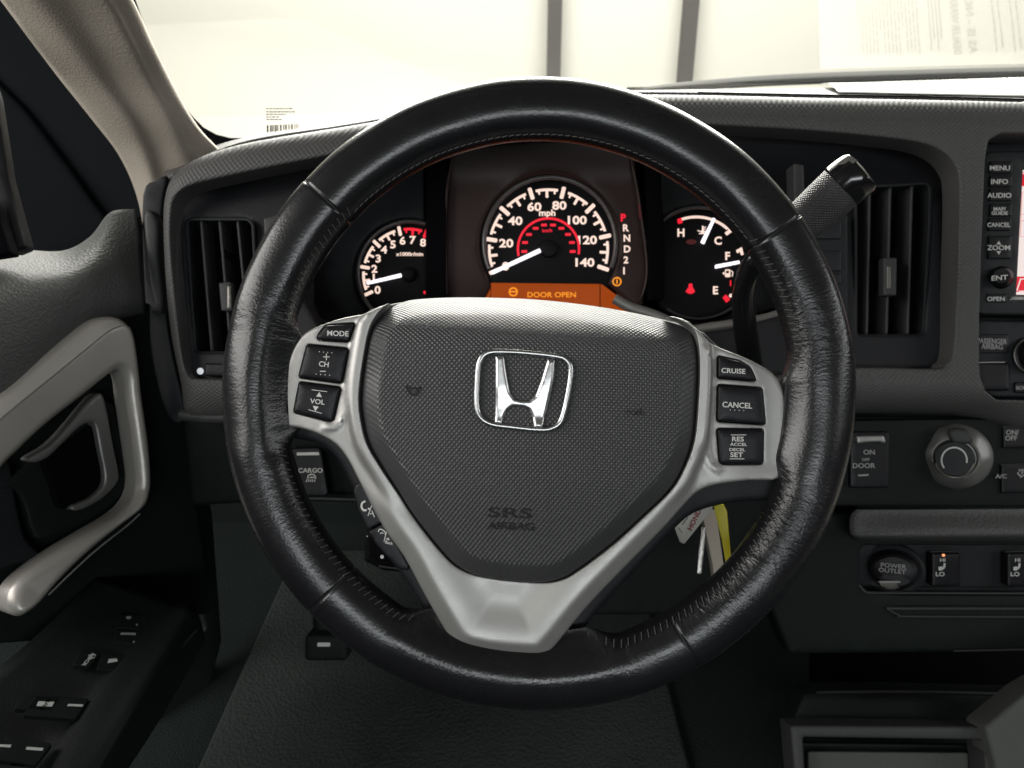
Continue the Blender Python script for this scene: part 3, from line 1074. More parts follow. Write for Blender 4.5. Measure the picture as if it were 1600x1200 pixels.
# little blanking switches beside the wheel
relief('switch_bank', rp(box(1236, 336, 1322, 520), 4), Pl(.664), M['plastic'], dash, H=.004, R=3, thick=.003, step=16)
for (x0, y0, x1, y1) in ((1262, 346, 1313, 374), (1262, 392, 1313, 424), (1262, 427, 1313, 444)):
    relief('blank_switch', rp(box(x0, y0, x1, y1), 2), Pl(.660), M['stackpl'], dash, H=.0022, R=2, thick=.001, step=14)
relief('recess_rib', rp([(1231, 262), (1247, 264), (1249, 340), (1233, 340)], 3), Pl(.672), M['plastic_mid'], dash, H=.014, R=3, thick=.004, step=10)
relief('storage_flap', rp([(414, 342), (445, 336), (470, 336), (470, 470), (420, 470)], 5), Pl(.664), M['plastic_mid'], dash, H=.005, R=3, thick=.003, step=16)

# lower centre
relief('climate_surround', rp([(1300, 651), (1720, 651), (1720, 792), (1300, 790)], 6), Pl(.668), M['plastic_low'], dash, H=.003, R=4, thick=.02, step=30)
tube('panel_gap', [P(1330, 656, .664), P(1500, 654, .664), P(1720, 654, .664)], .0010, M['void'], dash, 6)
roll = [[(1338, 796, .6630), (1410, 796, .6618), (1560, 795, .6618), (1720, 794, .6618)],
        [(1330, 806, .6620), (1410, 806, .6600), (1560, 805, .6598), (1720, 804, .6598)],
        [(1328, 828, .6605), (1410, 829, .6510), (1560, 828, .650), (1720, 827, .650)],
        [(1334, 840, .6615), (1410, 841, .6550), (1560, 840, .654), (1720, 839, .654)],
        [(1338, 845, .69), (1410, 846, .69), (1560, 846, .69), (1720, 846, .69)]]
loft('padded_roll', roll, M['door'], dash, 6, 6, .004)
lowp = relief('lower_console', rp([(1290, 800), (1720, 800), (1720, 1014), (1600, 1015), (1230, 1020), (1180, 900)], [30, 4, 4, 4, 10, 20]), Pl(.69), M['plastic_low'], dash, H=.006, R=8, thick=.02, step=24,
       holes=[rp([(1340, 850), (1710, 850), (1710, 928), (1400, 927), (1352, 923), (1340, 908)], [12, 3, 3, 6, 14, 14])], hr=3)
relief('switch_recess', rp(box(1325, 846, 1715, 936), 6), Pl(.70), M['plastic'], dash, H=.001, R=2, thick=.01, step=30)
tube('recess_lip', cr([P(1342, 914, .684), P(1350, 923, .683), P(1365, 926, .683), P(1450, 926.5, .683), P(1600, 927, .683), P(1715, 927, .683)], False, 5), .0011, M['plastic_mid'], dash, 6)
tube('shelf_lip', cr([P(1385, 950, .682), P(1420, 950.5, .680), P(1500, 950.5, .680), P(1715, 951, .680)], False, 4), .0014, M['plastic_mid'], dash, 6)
tube('shelf_edge', cr([P(1388, 952, .682), P(1405, 961, .682), P(1430, 963, .682), P(1715, 964, .682)], False, 4), .0010, M['plastic_mid'], dash, 6)
relief('pocket_back', rp(box(1270, 1015, 1720, 1130), 4), Pl(.78), M['void'], dash, H=.001, R=2, thick=.01, step=30)
tube('pocket_edge', [P(1490, 1017, .683), P(1600, 1015, .683), P(1715, 1015, .683)], .0009, M['plastic_mid'], dash, 6)
relief('pocket_front', rp([(1255, 1080), (1400, 1079), (1576, 1084), (1640, 1084), (1640, 1150), (1225, 1150)], 8), Pl(.69), M['plastic_low'], dash, H=.005, R=5, thick=.02, step=24)
tube('pocket_lip', cr([P(1276, 1082, .684), P(1330, 1081, .682), P(1450, 1081, .682), P(1575, 1084, .683)], False, 4), .0012, M['plastic_mid'], dash, 6)

# ================================================================== AIR VENTS
def vent(label, pts_hole, slats, pl_d, tab, parts=True):
    c = np.array(pts_hole).mean(0)
    t = thing('air_vent', label, 'air vent', P(c[0], np.array(pts_hole)[:, 1].max(), pl_d + .01), 'dashboard air vents')
    relief('duct', grow(np.array(pts_hole), 4), Pl(pl_d + .055), M['void'], t, H=.001, R=1, thick=.002, step=20)
    relief('frame', grow(np.array(pts_hole), 3), Pl(pl_d + .006), M['plastic'], t, H=.001, R=1.5, thick=.03, step=20, holes=[grow(np.array(pts_hole), -2)], hr=1)
    for (a, b_) in slats:
        st_ = Pl(pl_d + .010)
        relief('slat', [(a[0] - 2.3, a[1]), (a[0] + 2.3, a[1]), (b_[0] + 2.3, b_[1]), (b_[0] - 2.3, b_[1])], st_, M['plastic_mid'], t, H=.002, R=2, thick=.022, step=20)
    for yy in (.25, .5, .75):
        ya = np.array(pts_hole)[:, 1]; y_ = ya.min() + (ya.max() - ya.min()) * yy
        xs = np.array(pts_hole)[:, 0]
        relief('rear_vane', box(xs.min() + 4, y_ - 2, xs.max() - 4, y_ + 2), Pl(pl_d + .040), M['void'], t, H=.001, R=1, thick=.008, step=30)
    tb = relief('tab', rp(tab, 3), Pl(pl_d + .004), M['plastic_mid'], t, H=.006, R=3, thick=.004, step=8)
    q = np.array(tab)
    cx, cy = q.mean(0)
    relief('tab_grip', rp(box(cx - 1, cy - 18, cx + 5, cy + 18), 2), Pl(pl_d - .0015), M['darksilver'], tb, H=.0012, R=1.5, thick=.001, step=8)
    return t


vl = vent('tall air vent left of the wheel with vertical slats', VL, [((315, 344), (332, 549)), ((344, 344), (362, 549)), ((372, 344), (392, 549))], PD + .008, [(345, 443), (364, 441), (367, 487), (349, 487)])
vr = vent('tall air vent right of the wheel, next to the centre stack screen', VR, [((1358, 290), (1353, 523)), ((1390, 290), (1384, 523)), ((1424, 288), (1417, 523))], PD + .010, [(1376, 404), (1397, 404), (1396, 463), (1376, 463)])
wheelpl = Pl(PD + .004)
relief('thumb_wheel', rp(box(322, 568, 362, 588), 3), wheelpl, M['button'], vl, H=.004, R=3, thick=.004, step=6)
shapes('position_mark', [circ(313, 580, 5.2, 20)], Pl(PD + .0045), M['wdot'], vl, .0003)

# ================================================================== INSTRUMENT CLUSTER
cl = thing('instrument_cluster', 'lit instrument cluster with red and white dials seen through the wheel', 'instrument cluster', P(850, 560, .74))
relief('housing', rp([(455, 250), (600, 190), (850, 170), (1050, 180), (1260, 300), (1260, 560), (455, 590)], 20), Pl(.775), M['void'], cl, H=.001, R=4, thick=.01, step=40)
# hood roof and side walls
hood = [[(470, 470, .665), (474, 380, .665), (530, 295, .665), (600, 250, .665), (690, 214, .665), (850, 200, .665), (1010, 205, .665), (1110, 250, .665), (1205, 330, .665), (1236, 420, .665), (1236, 500, .665)],
        [(490, 470, .775), (494, 400, .775), (540, 325, .775), (610, 275, .775), (695, 232, .775), (850, 218, .775), (1000, 222, .775), (1095, 270, .775), (1190, 345, .775), (1220, 420, .775), (1220, 490, .775)]]
loft('hood', hood, M['plastic'], cl, 6, 8, .003)
GP = .745
gpl = Pl(GP)
# speedometer tower
relief('centre_surround', rp([(704, 262), (720, 234), (790, 222), (860, 217), (930, 220), (976, 228), (986, 242), (1000, 330), (1010, 430), (1002, 478), (960, 500), (700, 500), (697, 440), (699, 340)], 8), Pl(.755), M['brown'], cl, H=.010, R=3, thick=.006, step=12,
       holes=[circ(858, 384, 108, 60), rp([(752, 480), (774, 438), (941, 438), (990, 482), (980, 496), (755, 496)], 2)], hr=7,
       hf=lambda px, d: -.012 * smooth(285, 240, px[:, 1]) * 0 + .014 * (1 - smooth(222, 292, px[:, 1])))
tube('surround_edge', cr([P(708, 236, .735), P(698, 300, .735), P(696, 380, .738), P(697, 460, .74)], False, 5), .0016, M['brown'], cl, 8)
tube('surround_edge', cr([P(984, 238, .735), P(995, 290, .735), P(1004, 350, .735), P(1011, 420, .738), P(1004, 460, .74), P(990, 480, .74)], False, 5), .0014, M['brown'], cl, 8)
relief('divider', rp([(667, 225), (700, 222), (697, 470), (666, 470)], 3), Pl(.742), M['void'], cl, H=.008, R=2, thick=.03, step=20)
relief('divider', rp([(1008, 238), (1026, 250), (1036, 350), (1036, 470), (1012, 470)], 3), Pl(.742), M['void'], cl, H=.006, R=2, thick=.03, step=20)
relief('side_surround', rp([(486, 470), (490, 400), (520, 340), (600, 265), (664, 228), (664, 500), (505, 506)], 12), Pl(.758), M['plastic'], cl, H=.004, R=3, thick=.006, step=14, holes=[circ(639, 428, 84, 50, a0=72, a1=288)], hr=6)
relief('side_surround', rp([(1030, 262), (1100, 270), (1175, 340), (1212, 400), (1218, 480), (1150, 500), (1080, 512), (1030, 480)], 12), Pl(.758), M['plastic'], cl, H=.004, R=3, thick=.006, step=14, holes=[circ(1093, 411, 88, 50)], hr=6)
tube('left_curve', cr([P(497, 410, .70), P(482, 430, .70), P(484, 462, .70), P(490, 486, .70), P(503, 503, .70), P(540, 512, .70)], False, 5), .0022, M['plastic_mid'], cl, 8)


def pol(c, r, a):
    return (c[0] + r * math.cos(math.radians(a)), c[1] - r * math.sin(math.radians(a)))


def tick(c, r0, r1, a, w):
    p0, p1 = np.array(pol(c, r0, a)), np.array(pol(c, r1, a))
    t = (p1 - p0) / np.linalg.norm(p1 - p0); n = np.array([-t[1], t[0]]) * w / 2
    return rp([p0 + n, p1 + n, p1 - n, p0 - n], w * .35, 3)


def arcband(c, r0, r1, a0, a1, n=16):
    o = circ(c[0], c[1], r1, n, a0=a0, a1=a1); i = circ(c[0], c[1], r0, n, a0=a1, a1=a0)
    return np.concatenate([o, i])


# speedometer
C0 = (857, 389)
sp_ = relief('speedometer', circ(858, 385, 112, 60), Pl(.752), M['face'], cl, H=.0015, R=1, thick=.002, step=24)
fp = Pl(.7500)
tube('dial_ring', [Pl(.738).at(*pol((859.5, 380), 103, a)) for a in np.linspace(-22, 202, 70)], .0024, M['ring'], sp_, 10)
dA_ = (202.5 - -19.3) / 7
wt = []; 
for i in range(8):
    a = 202.5 - dA_ * i
    wt.append(tick(C0, 81, 100, a, 6.2))
    if i < 7:
        wt.append(arcband(C0, 90.5, 94.5, a - 5, a - dA_ + 5, 8))
        wt.append(tick(C0, 80, 92, a - dA_ / 2, 4.2))
        wt.append(tick(C0, 86, 92, a - dA_ / 4, 3)); wt.append(tick(C0, 86, 92, a - dA_ * .75, 3))
shapes('scale', wt, fp, M['lit'], sp_)
text('', 0, 0, 0, fp, M['lit'], sp_, 'numeral', bold=.03, items=[(s, x, y, 12.5, 0, 1.25) for s, x, y in (('0', 790, 416), ('20', 791, 380), ('40', 805, 345), ('60', 835, 323), ('80', 874, 321), ('100', 902, 344), ('120', 918, 375), ('140', 914, 410))] + [('mph', 855, 334, 9.5, 0, 1.1)])
rt = [arcband(C0, 46, 49.5, -10, 193, 40)] + [rp([np.array(pol(C0, 38, a)) + np.array(q) for q in ((-4.5, -2), (4.5, -2), (4.5, 2), (-4.5, 2))], 1) for a in np.linspace(186, -6, 10)]
shapes('red_scale', rt, fp, M['litred'], sp_)
text('km/h', 855, 360, 5, fp, M['litred'], sp_, 'red_lettering', bold=.02, sx=1.1)
lathe('needle_hub', Pl(.7500), C0, [(0, .006), (10, .006), (13, .005), (14, 0)], M['face'], sp_, 30)
npl = Pl(.7452)
shapes('needle', [rp([(843, 388), (846, 394), (770, 429), (767, 424)], 1.5)], npl, M['needle'], sp_, .0006)
# tachometer
C1 = (639, 429)
ta = relief('tachometer', np.concatenate([circ(639, 427, 86, 44, a0=70, a1=290)]), Pl(.752), M['face'], cl, H=.0015, R=1, thick=.002, step=20)
tube('dial_ring', [Pl(.740).at(*pol((640, 427), 81, a)) for a in np.linspace(72, 232, 50)], .0020, M['ring'], ta, 10)
wt = []; rr_ = []
for i in range(5):
    a = 205 - 34.3 * i
    (rr_ if i == 4 else wt).append(tick(C1, 62, 77, a, 5.2))
    if i < 4:
        L = rr_ if i == 3 else wt
        L.append(arcband(C1, 69, 73, a - 5.5, a - 34.3 + 5.5, 8))
        L.append(tick(C1, 61, 71, a - 17.15, 3.6)); L.append(tick(C1, 65, 71, a - 8.6, 2.6)); L.append(tick(C1, 65, 71, a - 25.7, 2.6))
shapes('scale', wt, fp, M['lit'], ta); shapes('red_scale', rr_, fp, M['litred'], ta); shapes('warning_light', [circ(664, 457, 2.5, 12)], fp, M['litred'], ta)
text('', 0, 0, 0, fp, M['lit'], ta, 'numeral', bold=.03, items=[(s, x, y, 11.5, 0, 1.15) for s, x, y in (('0', 590, 453), ('1', 584, 434), ('2', 585, 420), ('3', 591, 404), ('4', 600, 390), ('5', 614, 382), ('6', 629, 376), ('7', 645, 375), ('8', 661, 379))] + [('x1000r/min', 640, 397, 5.5, 0, 1.15)])
lathe('needle_hub', Pl(.7500), C1, [(0, .006), (6, .006), (9, .005), (11, .004), (12, 0)], M['face'], ta, 30)
shapes('needle', [rp([(627, 427), (628, 433), (574, 445), (572, 440.5)], 1.5)], npl, M['needle'], ta, .0006)
# temperature and fuel
tf = relief('fuel_and_temperature_gauge', circ(1093, 411, 90, 60), Pl(.752), M['face'], cl, H=.0015, R=1, thick=.002, step=20)
tube('dial_ring', [Pl(.742).at(*pol((1092, 411), 87, a)) for a in list(np.linspace(158, -20, 50))], .0018, M['ring'], tf, 10)
tube('dial_ring', [Pl(.742).at(*pol((1092, 411), 87, a)) for a in list(np.linspace(-40, -125, 30))], .0014, M['plastic_mid'], tf, 10)
C2 = (1088, 412)
wt = [arcband(C2, 71, 75, 108, 48, 18), rp([(1145, 361), (1141, 357), (1132, 364), (1136, 368)], 1), stroke([(1138, 356), (1144, 362)], 4),
      rp([(1150, 391), (1159, 386), (1162, 398), (1158, 399), (1156, 393), (1152, 396)], 1), circ(1142, 462, 3, 10),
      [(1128.5, 427), (1132, 424.5), (1132, 429.5)], rp(box(1133, 421, 1141, 433), 1.5), stroke([(1142, 423), (1145, 425), (1144, 432)], 1.4),
      stroke([(1098, 353), (1098, 361)], 2.4), circ(1098, 362, 3, 10), stroke([(1099, 355), (1103, 355)], 1.2), stroke([(1099, 358), (1103, 358)], 1.2), stroke([(1090, 360), (1094, 362), (1103, 362)], 1.4), stroke([(1092, 365), (1102, 365)], 1.4)]
shapes('scale', wt, fp, M['lit'], tf)
shapes('fuel_symbol_window', [box(1134.5, 423, 1139, 427)], Pl(.7492), M['face'], tf, .0001)
for q_ in [rp([(1058, 343), (1064, 340), (1067, 348), (1060, 350)], 1.2), rp([(1129, 465), (1134, 460), (1141, 468), (1135, 473)], 1.2), stroke([(1141.5, 438), (1141.5, 447)], 1.6)]:
    shapes('red_mark', [q_], fp, M['litred'], tf)
text('', 0, 0, 0, fp, M['lit'], tf, 'lettering', bold=.03, items=[('H', 1064, 363.5, 12, 0, 1), ('C', 1122, 376, 12, 0, 1), ('F', 1137, 400, 12, 0, 1), ('E', 1118, 453.5, 12, 0, 1)])
shapes('belt_warning_light', [circ(1079, 446, 3.2, 12), rp([(1076, 448), (1082, 448), (1086, 456), (1081, 459), (1077, 459), (1071, 456)], 1.5)], fp, M['litred'], tf)
shapes('telltale', [circ(1080, 378, 8, 20, ry=4)], fp, M['litdim'], tf, .0002)
shapes('needle', [rp([(1094, 379), (1100, 382), (1118, 342), (1114, 340)], 1.5)], npl, M['needle'], tf, .0006)
shapes('needle', [rp([(1117, 414), (1117, 420), (1156, 412), (1155, 407)], 1.5)], Pl(.7470), M['needle'], tf, .0006)
# gear indicator
gpl2 = Pl(.7440)
ginds = text('', 0, 0, 0, gpl2, M['lit'], cl, 'gear_letter', bold=.03, items=[(s, x, y, 10.5, 0, 1) for s, x, y in (('R', 978, 356), ('N', 979.5, 372), ('D', 980, 389), ('2', 978, 406), ('1', 975, 423))])
text('P', 974, 340, 11, gpl2, M['litred'], cl, 'gear_letter', bold=.035)
shapes('telltale', [arcband((964, 440), 5.2, 7.2, 0, 359, 24), stroke([(964, 437), (964, 443)], 2), circ(964, 434.6, 1.1, 8)], gpl2, M['amberlit'], cl)
shapes('red_glow_patch', [rp([(997, 318), (1000, 320), (1002, 342), (999, 341)], 1)], Pl(.7318), M['litdim'], cl)  # emissive patch painting a red glow, not a lamp
# trip display
dp = relief('trip_display', [(754, 462), (768, 442), (940, 444), (986, 478), (980, 498), (750, 498)], Pl(.750), M['amber'], cl, H=.0008, R=.8, thick=.002, step=20)
for q_ in (box(937, 444, 938.2, 490), box(766, 444, 767, 490)):
    shapes('display_frame', [q_], Pl(.7488), M['face'], dp)
text('DOOR OPEN', 862, 460.5, 8, Pl(.7488), M['amberlit'], dp, bold=.012, sx=1.15)
shapes('door_symbol', [arcband((802, 456), 5, 7.2, 0, 359, 20), box(797, 454.7, 807, 456.6)], Pl(.7488), M['amberlit'], dp)
# silver trim under the dials
tr = cr([P(960, 466, .700), P(985, 480, .700), P(1027, 494, .700), P(1072, 515, .698), P(1110, 512, .697), P(1153, 506, .695), P(1200, 497, .693), P(1240, 484, .69)], False, 6)
tube('silver_trim', tr, .0050, M['silver'], cl, 10, False, .7)
relief('lower_cover', rp([(960, 486), (1027, 508), (1072, 528), (1153, 517), (1240, 494), (1240, 640), (960, 640)], 5), Pl(.70), M['plastic'], cl, H=.002, R=4, thick=.02, step=24)
relief('lower_cover', rp([(478, 506), (520, 516), (720, 560), (720, 640), (478, 640)], 5), Pl(.70), M['plastic'], cl, H=.002, R=4, thick=.02, step=24)

# ================================================================== NAVIGATION UNIT
nv = thing('navigation_unit', 'black navigation unit with a red and white lit screen at the right edge', 'navigation unit', P(1600, 500, .66))
relief('backing', rp(box(1508, 205, 1740, 640), 6), Pl(.690), M['stackpl'], nv, H=.002, R=3, thick=.006, step=40)
hs = relief('housing', rp([(1530, 240), (1740, 238), (1740, 496), (1524, 493), (1518, 485)], [12, 3, 3, 10, 10]), Pl(.668), M['stackpl'], nv, H=.008, R=4, thick=.02, step=24,
            holes=[rp([(1590, 262), (1730, 262), (1730, 468), (1579, 466)], 2)], hr=2)
npn = Pl(.6605)
def nbtn(t_, x0, y0, x1, y1, h=7.5, extra=None, sx=1.1):
    k = (y0 - 240) / 250 * -5
    b_ = relief('button', rp([(x0 + k, y0), (x1 + k, y0), (x1 + k - 1, y1), (x0 + k - 1, y1)], 2), npn, M['button'], nv, H=.0028, R=2, thick=.001, step=10)
    its = [(s, (x0 + x1) / 2 + k + dx, y, hh, 0, sx) for s, dx, y, hh in (extra or [(t_, 0, (y0 + y1) / 2, h)])]
    text('', 0, 0, 0, Pl(.6576), M['ink'], b_, items=its)
    return b_
nbtn('MENU', 1545, 253, 1580, 272)
nbtn('INFO', 1545, 274.5, 1580, 293)
nbtn('AUDIO', 1545, 295.5, 1580, 315)
nbtn('', 1546, 319, 1581, 339, extra=[('MAP/', 0, 326.5, 5.5), ('GUIDE', 0, 333, 5.5)])
nbtn('CANCEL', 1545, 341.5, 1580, 361, 6.5, sx=1.0)
zb = nbtn('ZOOM', 1545, 369, 1581, 405)
shapes('symbol', [[(1557, 382), (1564, 382), (1560.5, 376.5)], [(1557, 392.5), (1564, 392.5), (1560.5, 398)]], Pl(.6576), M['ink'], zb, .0002)
kn = lathe('joystick', Pl(.6605, at=(1563, 434), ry=-30), (1563, 434), [(0, .014), (11, .014), (13, .012), (15, .004), (18, .001)], M['button'], nv, 36)
tube('joystick_ring', [Pl(.6590).at(*pol((1563, 434), 15, a)) for a in np.linspace(20, 170, 24)], .0008, M['darksilver'], kn, 6)
text('ENT', 1562, 434, 7.5, Pl(.6455, at=(1562, 434), ry=-30), M['ink'], kn, sx=1.1)
ob_ = relief('button', rp(box(1541, 459, 1572, 473), 2), npn, M['button'], nv, H=.0016, R=1.5, thick=.001, step=10)
text('OPEN', 1556, 467, 6.5, Pl(.6586), M['ink'], ob_, sx=1.15)
spn = Pl(.664)
scn = relief('screen', [(1592, 266), (1730, 266), (1730, 462), (1582, 460)], spn, M['scr'], nv, H=.001, R=.5, thick=.002, step=40)
shapes('screen_band', [[(1592, 269), (1730, 269), (1730, 291), (1591, 291)], [(1586, 432), (1730, 433), (1730, 458), (1584, 456)]], Pl(.6628), M['scrred'], scn, .0002)
shapes('screen_lines', [stroke([(1596, 271), (1730, 271)], 1.5), stroke([(1596, 271), (1595, 288)], 1.5), stroke([(1595, 435), (1589, 454)], 1.5), stroke([(1592, 455), (1730, 456)], 1.5), stroke([(1594, 436), (1730, 436)], 1.5)], Pl(.6622), M['scr'], scn, .0002)
shapes('screen_print', [stroke([(1597, 300), (1594, 370)], .8), stroke([(1597, 300), (1730, 300)], .8), stroke([(1596, 335), (1730, 335)], .8), stroke([(1595, 370), (1730, 370)], .8), stroke([(1597, 345), (1730, 345)], 1.5)], Pl(.6626), M['scrpink'], scn, .0002)
relief('screen_border', [(1580, 463), (1730, 464), (1730, 470), (1577, 469)], Pl(.660), M['silver'], nv, H=.001, R=1, thick=.002, step=30)
# lower part: passenger airbag lamp
sp2 = thing('audio_panel', 'black audio panel with passenger airbag lamp under the screen', 'audio panel', P(1600, 620, .67))
relief('panel', rp([(1521, 501), (1740, 503), (1740, 624), (1548, 621), (1526, 608), (1520, 596)], [3, 3, 3, 14, 14, 10]), Pl(.671), M['stackpl'], sp2, H=.006, R=4, thick=.01, step=24)
apn = Pl(.6650)
al_ = relief('airbag_lamp', rp(box(1527, 522, 1576, 552), 2), apn, M['button'], sp2, H=.0010, R=1.5, thick=.001, step=12)
text('', 0, 0, 0, Pl(.6638), M['dimink'], al_, items=[('PASSENGER', 1550, 533, 8, -2, .78), ('AIRBAG', 1550, 541.5, 8, -2, .85)])
relief('hazard_button', rp(box(1524, 566, 1574, 611), 5), apn, M['button'], sp2, H=.0045, R=4, thick=.001, step=8)
tube('button_highlight', [P(1529, 566.5, .6605), P(1550, 566, .6605), P(1570, 566, .6605)], .0006, M['silver'], sp2, 6)  # silver tube stands in for the highlight along the button top
kb = lathe('volume_knob', apn, (1612, 555), [(0, .016), (20, .016), (23, .013), (24, .002), (28, .001)], M['button'], sp2, 48)
tube('knob_ring', [Pl(.6620).at(*pol((1612, 555), 27, a)) for a in np.linspace(0, 360, 48, endpoint=False)], .0011, M['darksilver'], kb, 8, True)
sb_ = relief('button', rp(box(1584, 597, 1640, 614), 4), apn, M['button'], sp2, H=.002, R=2, thick=.001, step=10)
text('SOUND', 1603, 606, 5.5, Pl(.6628), M['dimink'], sb_, sx=1.15)

# ================================================================== CLIMATE CONTROLS
cc = thing('climate_control', 'round temperature knob and flat buttons on the dark panel under the screen', 'climate control', P(1492, 770, .67))
cpl = Pl(.664)
kb = lathe('temperature_knob', Pl(.664, at=(1492, 713), ry=-28), (1492, 713), [(0, .013), (27, .013), (29, .0150), (32, .0155), (37, .0135), (42, .009), (47, .006), (50, .001), (51, -.001)], M['knobsilver'], cc, 60,
           fl=lambda a, r: 1 + (.035 * math.cos(6 * a + .6) if 36 < r < 48 else 0))
lathe('knob_face', Pl(.6490, at=(1491, 717), ry=-28), (1491, 717), [(0, .0008), (26, .0008), (28, .0)], M['button'], kb, 40)
shapes('knob_mark', [arcband((1491, 719), 18.6, 21, -12, 218, 30)], Pl(.6478, at=(1491, 719), ry=-28), M['ink'], kb, .0003)
relief('thumb_grip', rp([(1481, 673), (1493, 668), (1510, 671), (1520, 684), (1519, 692), (1505, 694), (1489, 692), (1483, 684)], 4), Pl(.6490, at=(1500, 682), ry=-28), M['plastic_mid'], kb, H=.0040, R=5, thick=.006, step=6)
shapes('indicator_tick', [rp([(1528, 731), (1536, 729), (1537, 734), (1531, 735)], 1)], Pl(.6600), M['ink'], cc, .0003)
tube('knob_highlight', [Pl(.6478, at=(1492, 713), ry=-28).at(*pol((1492, 713), 33, a)) for a in np.linspace(200, 340, 30)], .0010, M['darksilver'], kb, 6)
c1 = relief('button', rp(box(1566, 666, 1640, 700), 3), cpl, M['button'], cc, H=.002, R=2, thick=.002, step=12)
text('', 0, 0, 0, Pl(.6618), M['dimink'], c1, items=[('ON/', 1582, 675.5, 7.5, 0, 1), ('OFF', 1580, 684.5, 7.5, 0, 1)])
c2 = relief('button', rp(box(1563, 725, 1640, 770), 3), cpl, M['button'], cc, H=.002, R=2, thick=.002, step=12)
text('', 0, 0, 0, Pl(.6618), M['dimink'], c2, items=[('A/C', 1564, 744, 6.5, 0, 1.15), ('MODE', 1603, 735, 5, 0, 1.1)])
shapes('airflow_symbol', [stroke(cr([(1590, 738), (1592, 742), (1595, 743)], False, 4), 2.2), stroke([(1594, 746), (1600, 742), (1604, 748)], 2), circ(1597, 739, 1.6, 8)], Pl(.6618), M['dimink'], c2, .0002)
tube('button_highlight', [P(1566, 666.5, .6612), P(1600, 665.5, .6612), P(1640, 665.5, .6612)], .0005, M['plastic_mid'], cc, 6)  # paler tubes drawn as the highlight lines on both climate buttons
tube('button_highlight', [P(1563, 726, .6612), P(1600, 725, .6612), P(1640, 725, .6612)], .0005, M['plastic_mid'], cc, 6)
# door/dome light switch
dsw = thing('rocker_switch', 'dark rocker switch marked ON OFF DOOR with a bright silver top, right of the wheel', 'switch', P(1358, 760, .665))
relief('rocker', rp(box(1326, 674, 1388, 762), 6), cpl, M['button'], dsw, H=.003, R=3, thick=.002, step=12)
relief('silver_top', rp([(1337, 681), (1379, 680), (1383, 693), (1372, 690), (1350, 691), (1337, 693)], 3), Pl(.660), M['silver'], dsw, H=.003, R=2.5, thick=.001, step=5)
text('', 0, 0, 0, Pl(.6608), M['dimink'], dsw, items=[('ON', 1358, 706.5, 7.5, 0, 1.1), ('OFF', 1353, 718, 4.5, 0, 1.1), ('DOOR', 1350, 727.5, 7.5, 0, 1.1)])
shapes('symbol', [stroke([(1341, 743), (1357, 742)], 2.5)], Pl(.6608), M['dimink'], dsw, .0002)
# cargo light switch
csw = thing('cargo_switch', 'dark switch marked CARGO with a lamp symbol, seen through the lower left wheel gap', 'switch', P(485, 770, .69))
relief('rocker', rp([(455, 700), (503, 698), (516, 775), (452, 775)], 8), Pl(.690), M['button'], csw, H=.004, R=3, thick=.002, step=12)
shapes('switch_highlight', [rp([(464, 707), (498, 706.5), (499, 711), (464, 711.5)], 1)], Pl(.6856), M['ink'], csw, .0004)  # white strip painted as the highlight at the switch top
text('CARGO', 485, 735, 7, Pl(.6856), M['ink'], csw, sx=1.1)
shapes('lamp_symbol', [stroke(cr([(481, 748), (482, 743), (487, 741), (492, 743), (493, 748)], False, 4), 1.8), box(484, 745, 491, 747)] + [stroke([(480 + 3 * i, 749), (478 + 3.4 * i, 753)], 1.2) for i in range(5)], Pl(.6856), M['ink'], csw, .0002)

# ================================================================== SEAT HEATERS, POWER OUTLET
po = thing('power_outlet', 'round power outlet cap with a silver tab, lower right of the wheel', 'power outlet', P(1393, 925, .69))
lathe('cap', Pl(.690, at=(1396, 889), ry=-24), (1396, 889), [(0, .011), (27, .011), (32, .009), (35, .003), (37, -.004)], M['button'], po, 48, .82)
lathe('collar', Pl(.6935, at=(1394, 890), ry=-24), (1394, 890), [(36, -.004), (36, .001), (42, .002), (46, .001), (47, -.004)], M['plastic'], po, 48, .86)
text('', 0, 0, 0, Pl(.6780, at=(1396, 889), ry=-24), M['dimink'], po, items=[('POWER', 1396, 884, 6.5, 0, 1.1), ('OUTLET', 1394, 892, 6.5, 0, 1.1)])
text('', 0, 0, 0, Pl(.6780, at=(1396, 889), ry=-24), M['plastic_mid'], po, 'faint_lettering', items=[('12V 120W', 1393, 899, 4, 0, 1.1)])
relief('silver_tab', rp([(1373, 908), (1410, 908), (1408, 917), (1396, 921), (1384, 920), (1374, 915)], 3), Pl(.681), M['darksilver'], po, H=.002, R=2, thick=.003, step=6)
relief('tab_edge', rp([(1373, 907.5), (1410, 907.5), (1410, 911), (1373, 911)], 1), Pl(.6785), M['silver'], po, H=.0006, R=1, thick=.001, step=6)


def heater(cx, label, led):
    t = thing('seat_heater_switch', label, 'switch', P(cx, 912, .69), 'seat heater switches')
    s_ = relief('rocker', rp(box(cx - 22, 862, cx + 22, 914), 3), Pl(.694), M['button'], t, H=.006, R=3, thick=.002, step=12)
    tube('rocker_edge', [P(cx - 20, 862, .6865), P(cx, 861.5, .6865), P(cx + 20, 862, .6865)], .0007, M['plastic_mid'], t, 6)
    lp_ = Pl(.6876)
    text('', 0, 0, 0, lp_, M['ink'], s_, items=[('HI', cx, 875, 5.5, 0, 1.2), ('LO', cx - 4, 897, 6.5, 0, 1.2)])
    shapes('seat_symbol', [stroke(cr([(cx + 3, 880), (cx + 2, 886), (cx - 1, 889)], False, 4), 3), rp([(cx - 7, 886), (cx - 1, 885), (cx + 1, 890), (cx - 6, 892)], 1.5)], lp_, M['ink'], s_, .0002)
    if led:
        shapes('led', [circ(cx + 1, 867.5, 2.0, 12)], lp_, M['led'], s_, .0006)
    return t


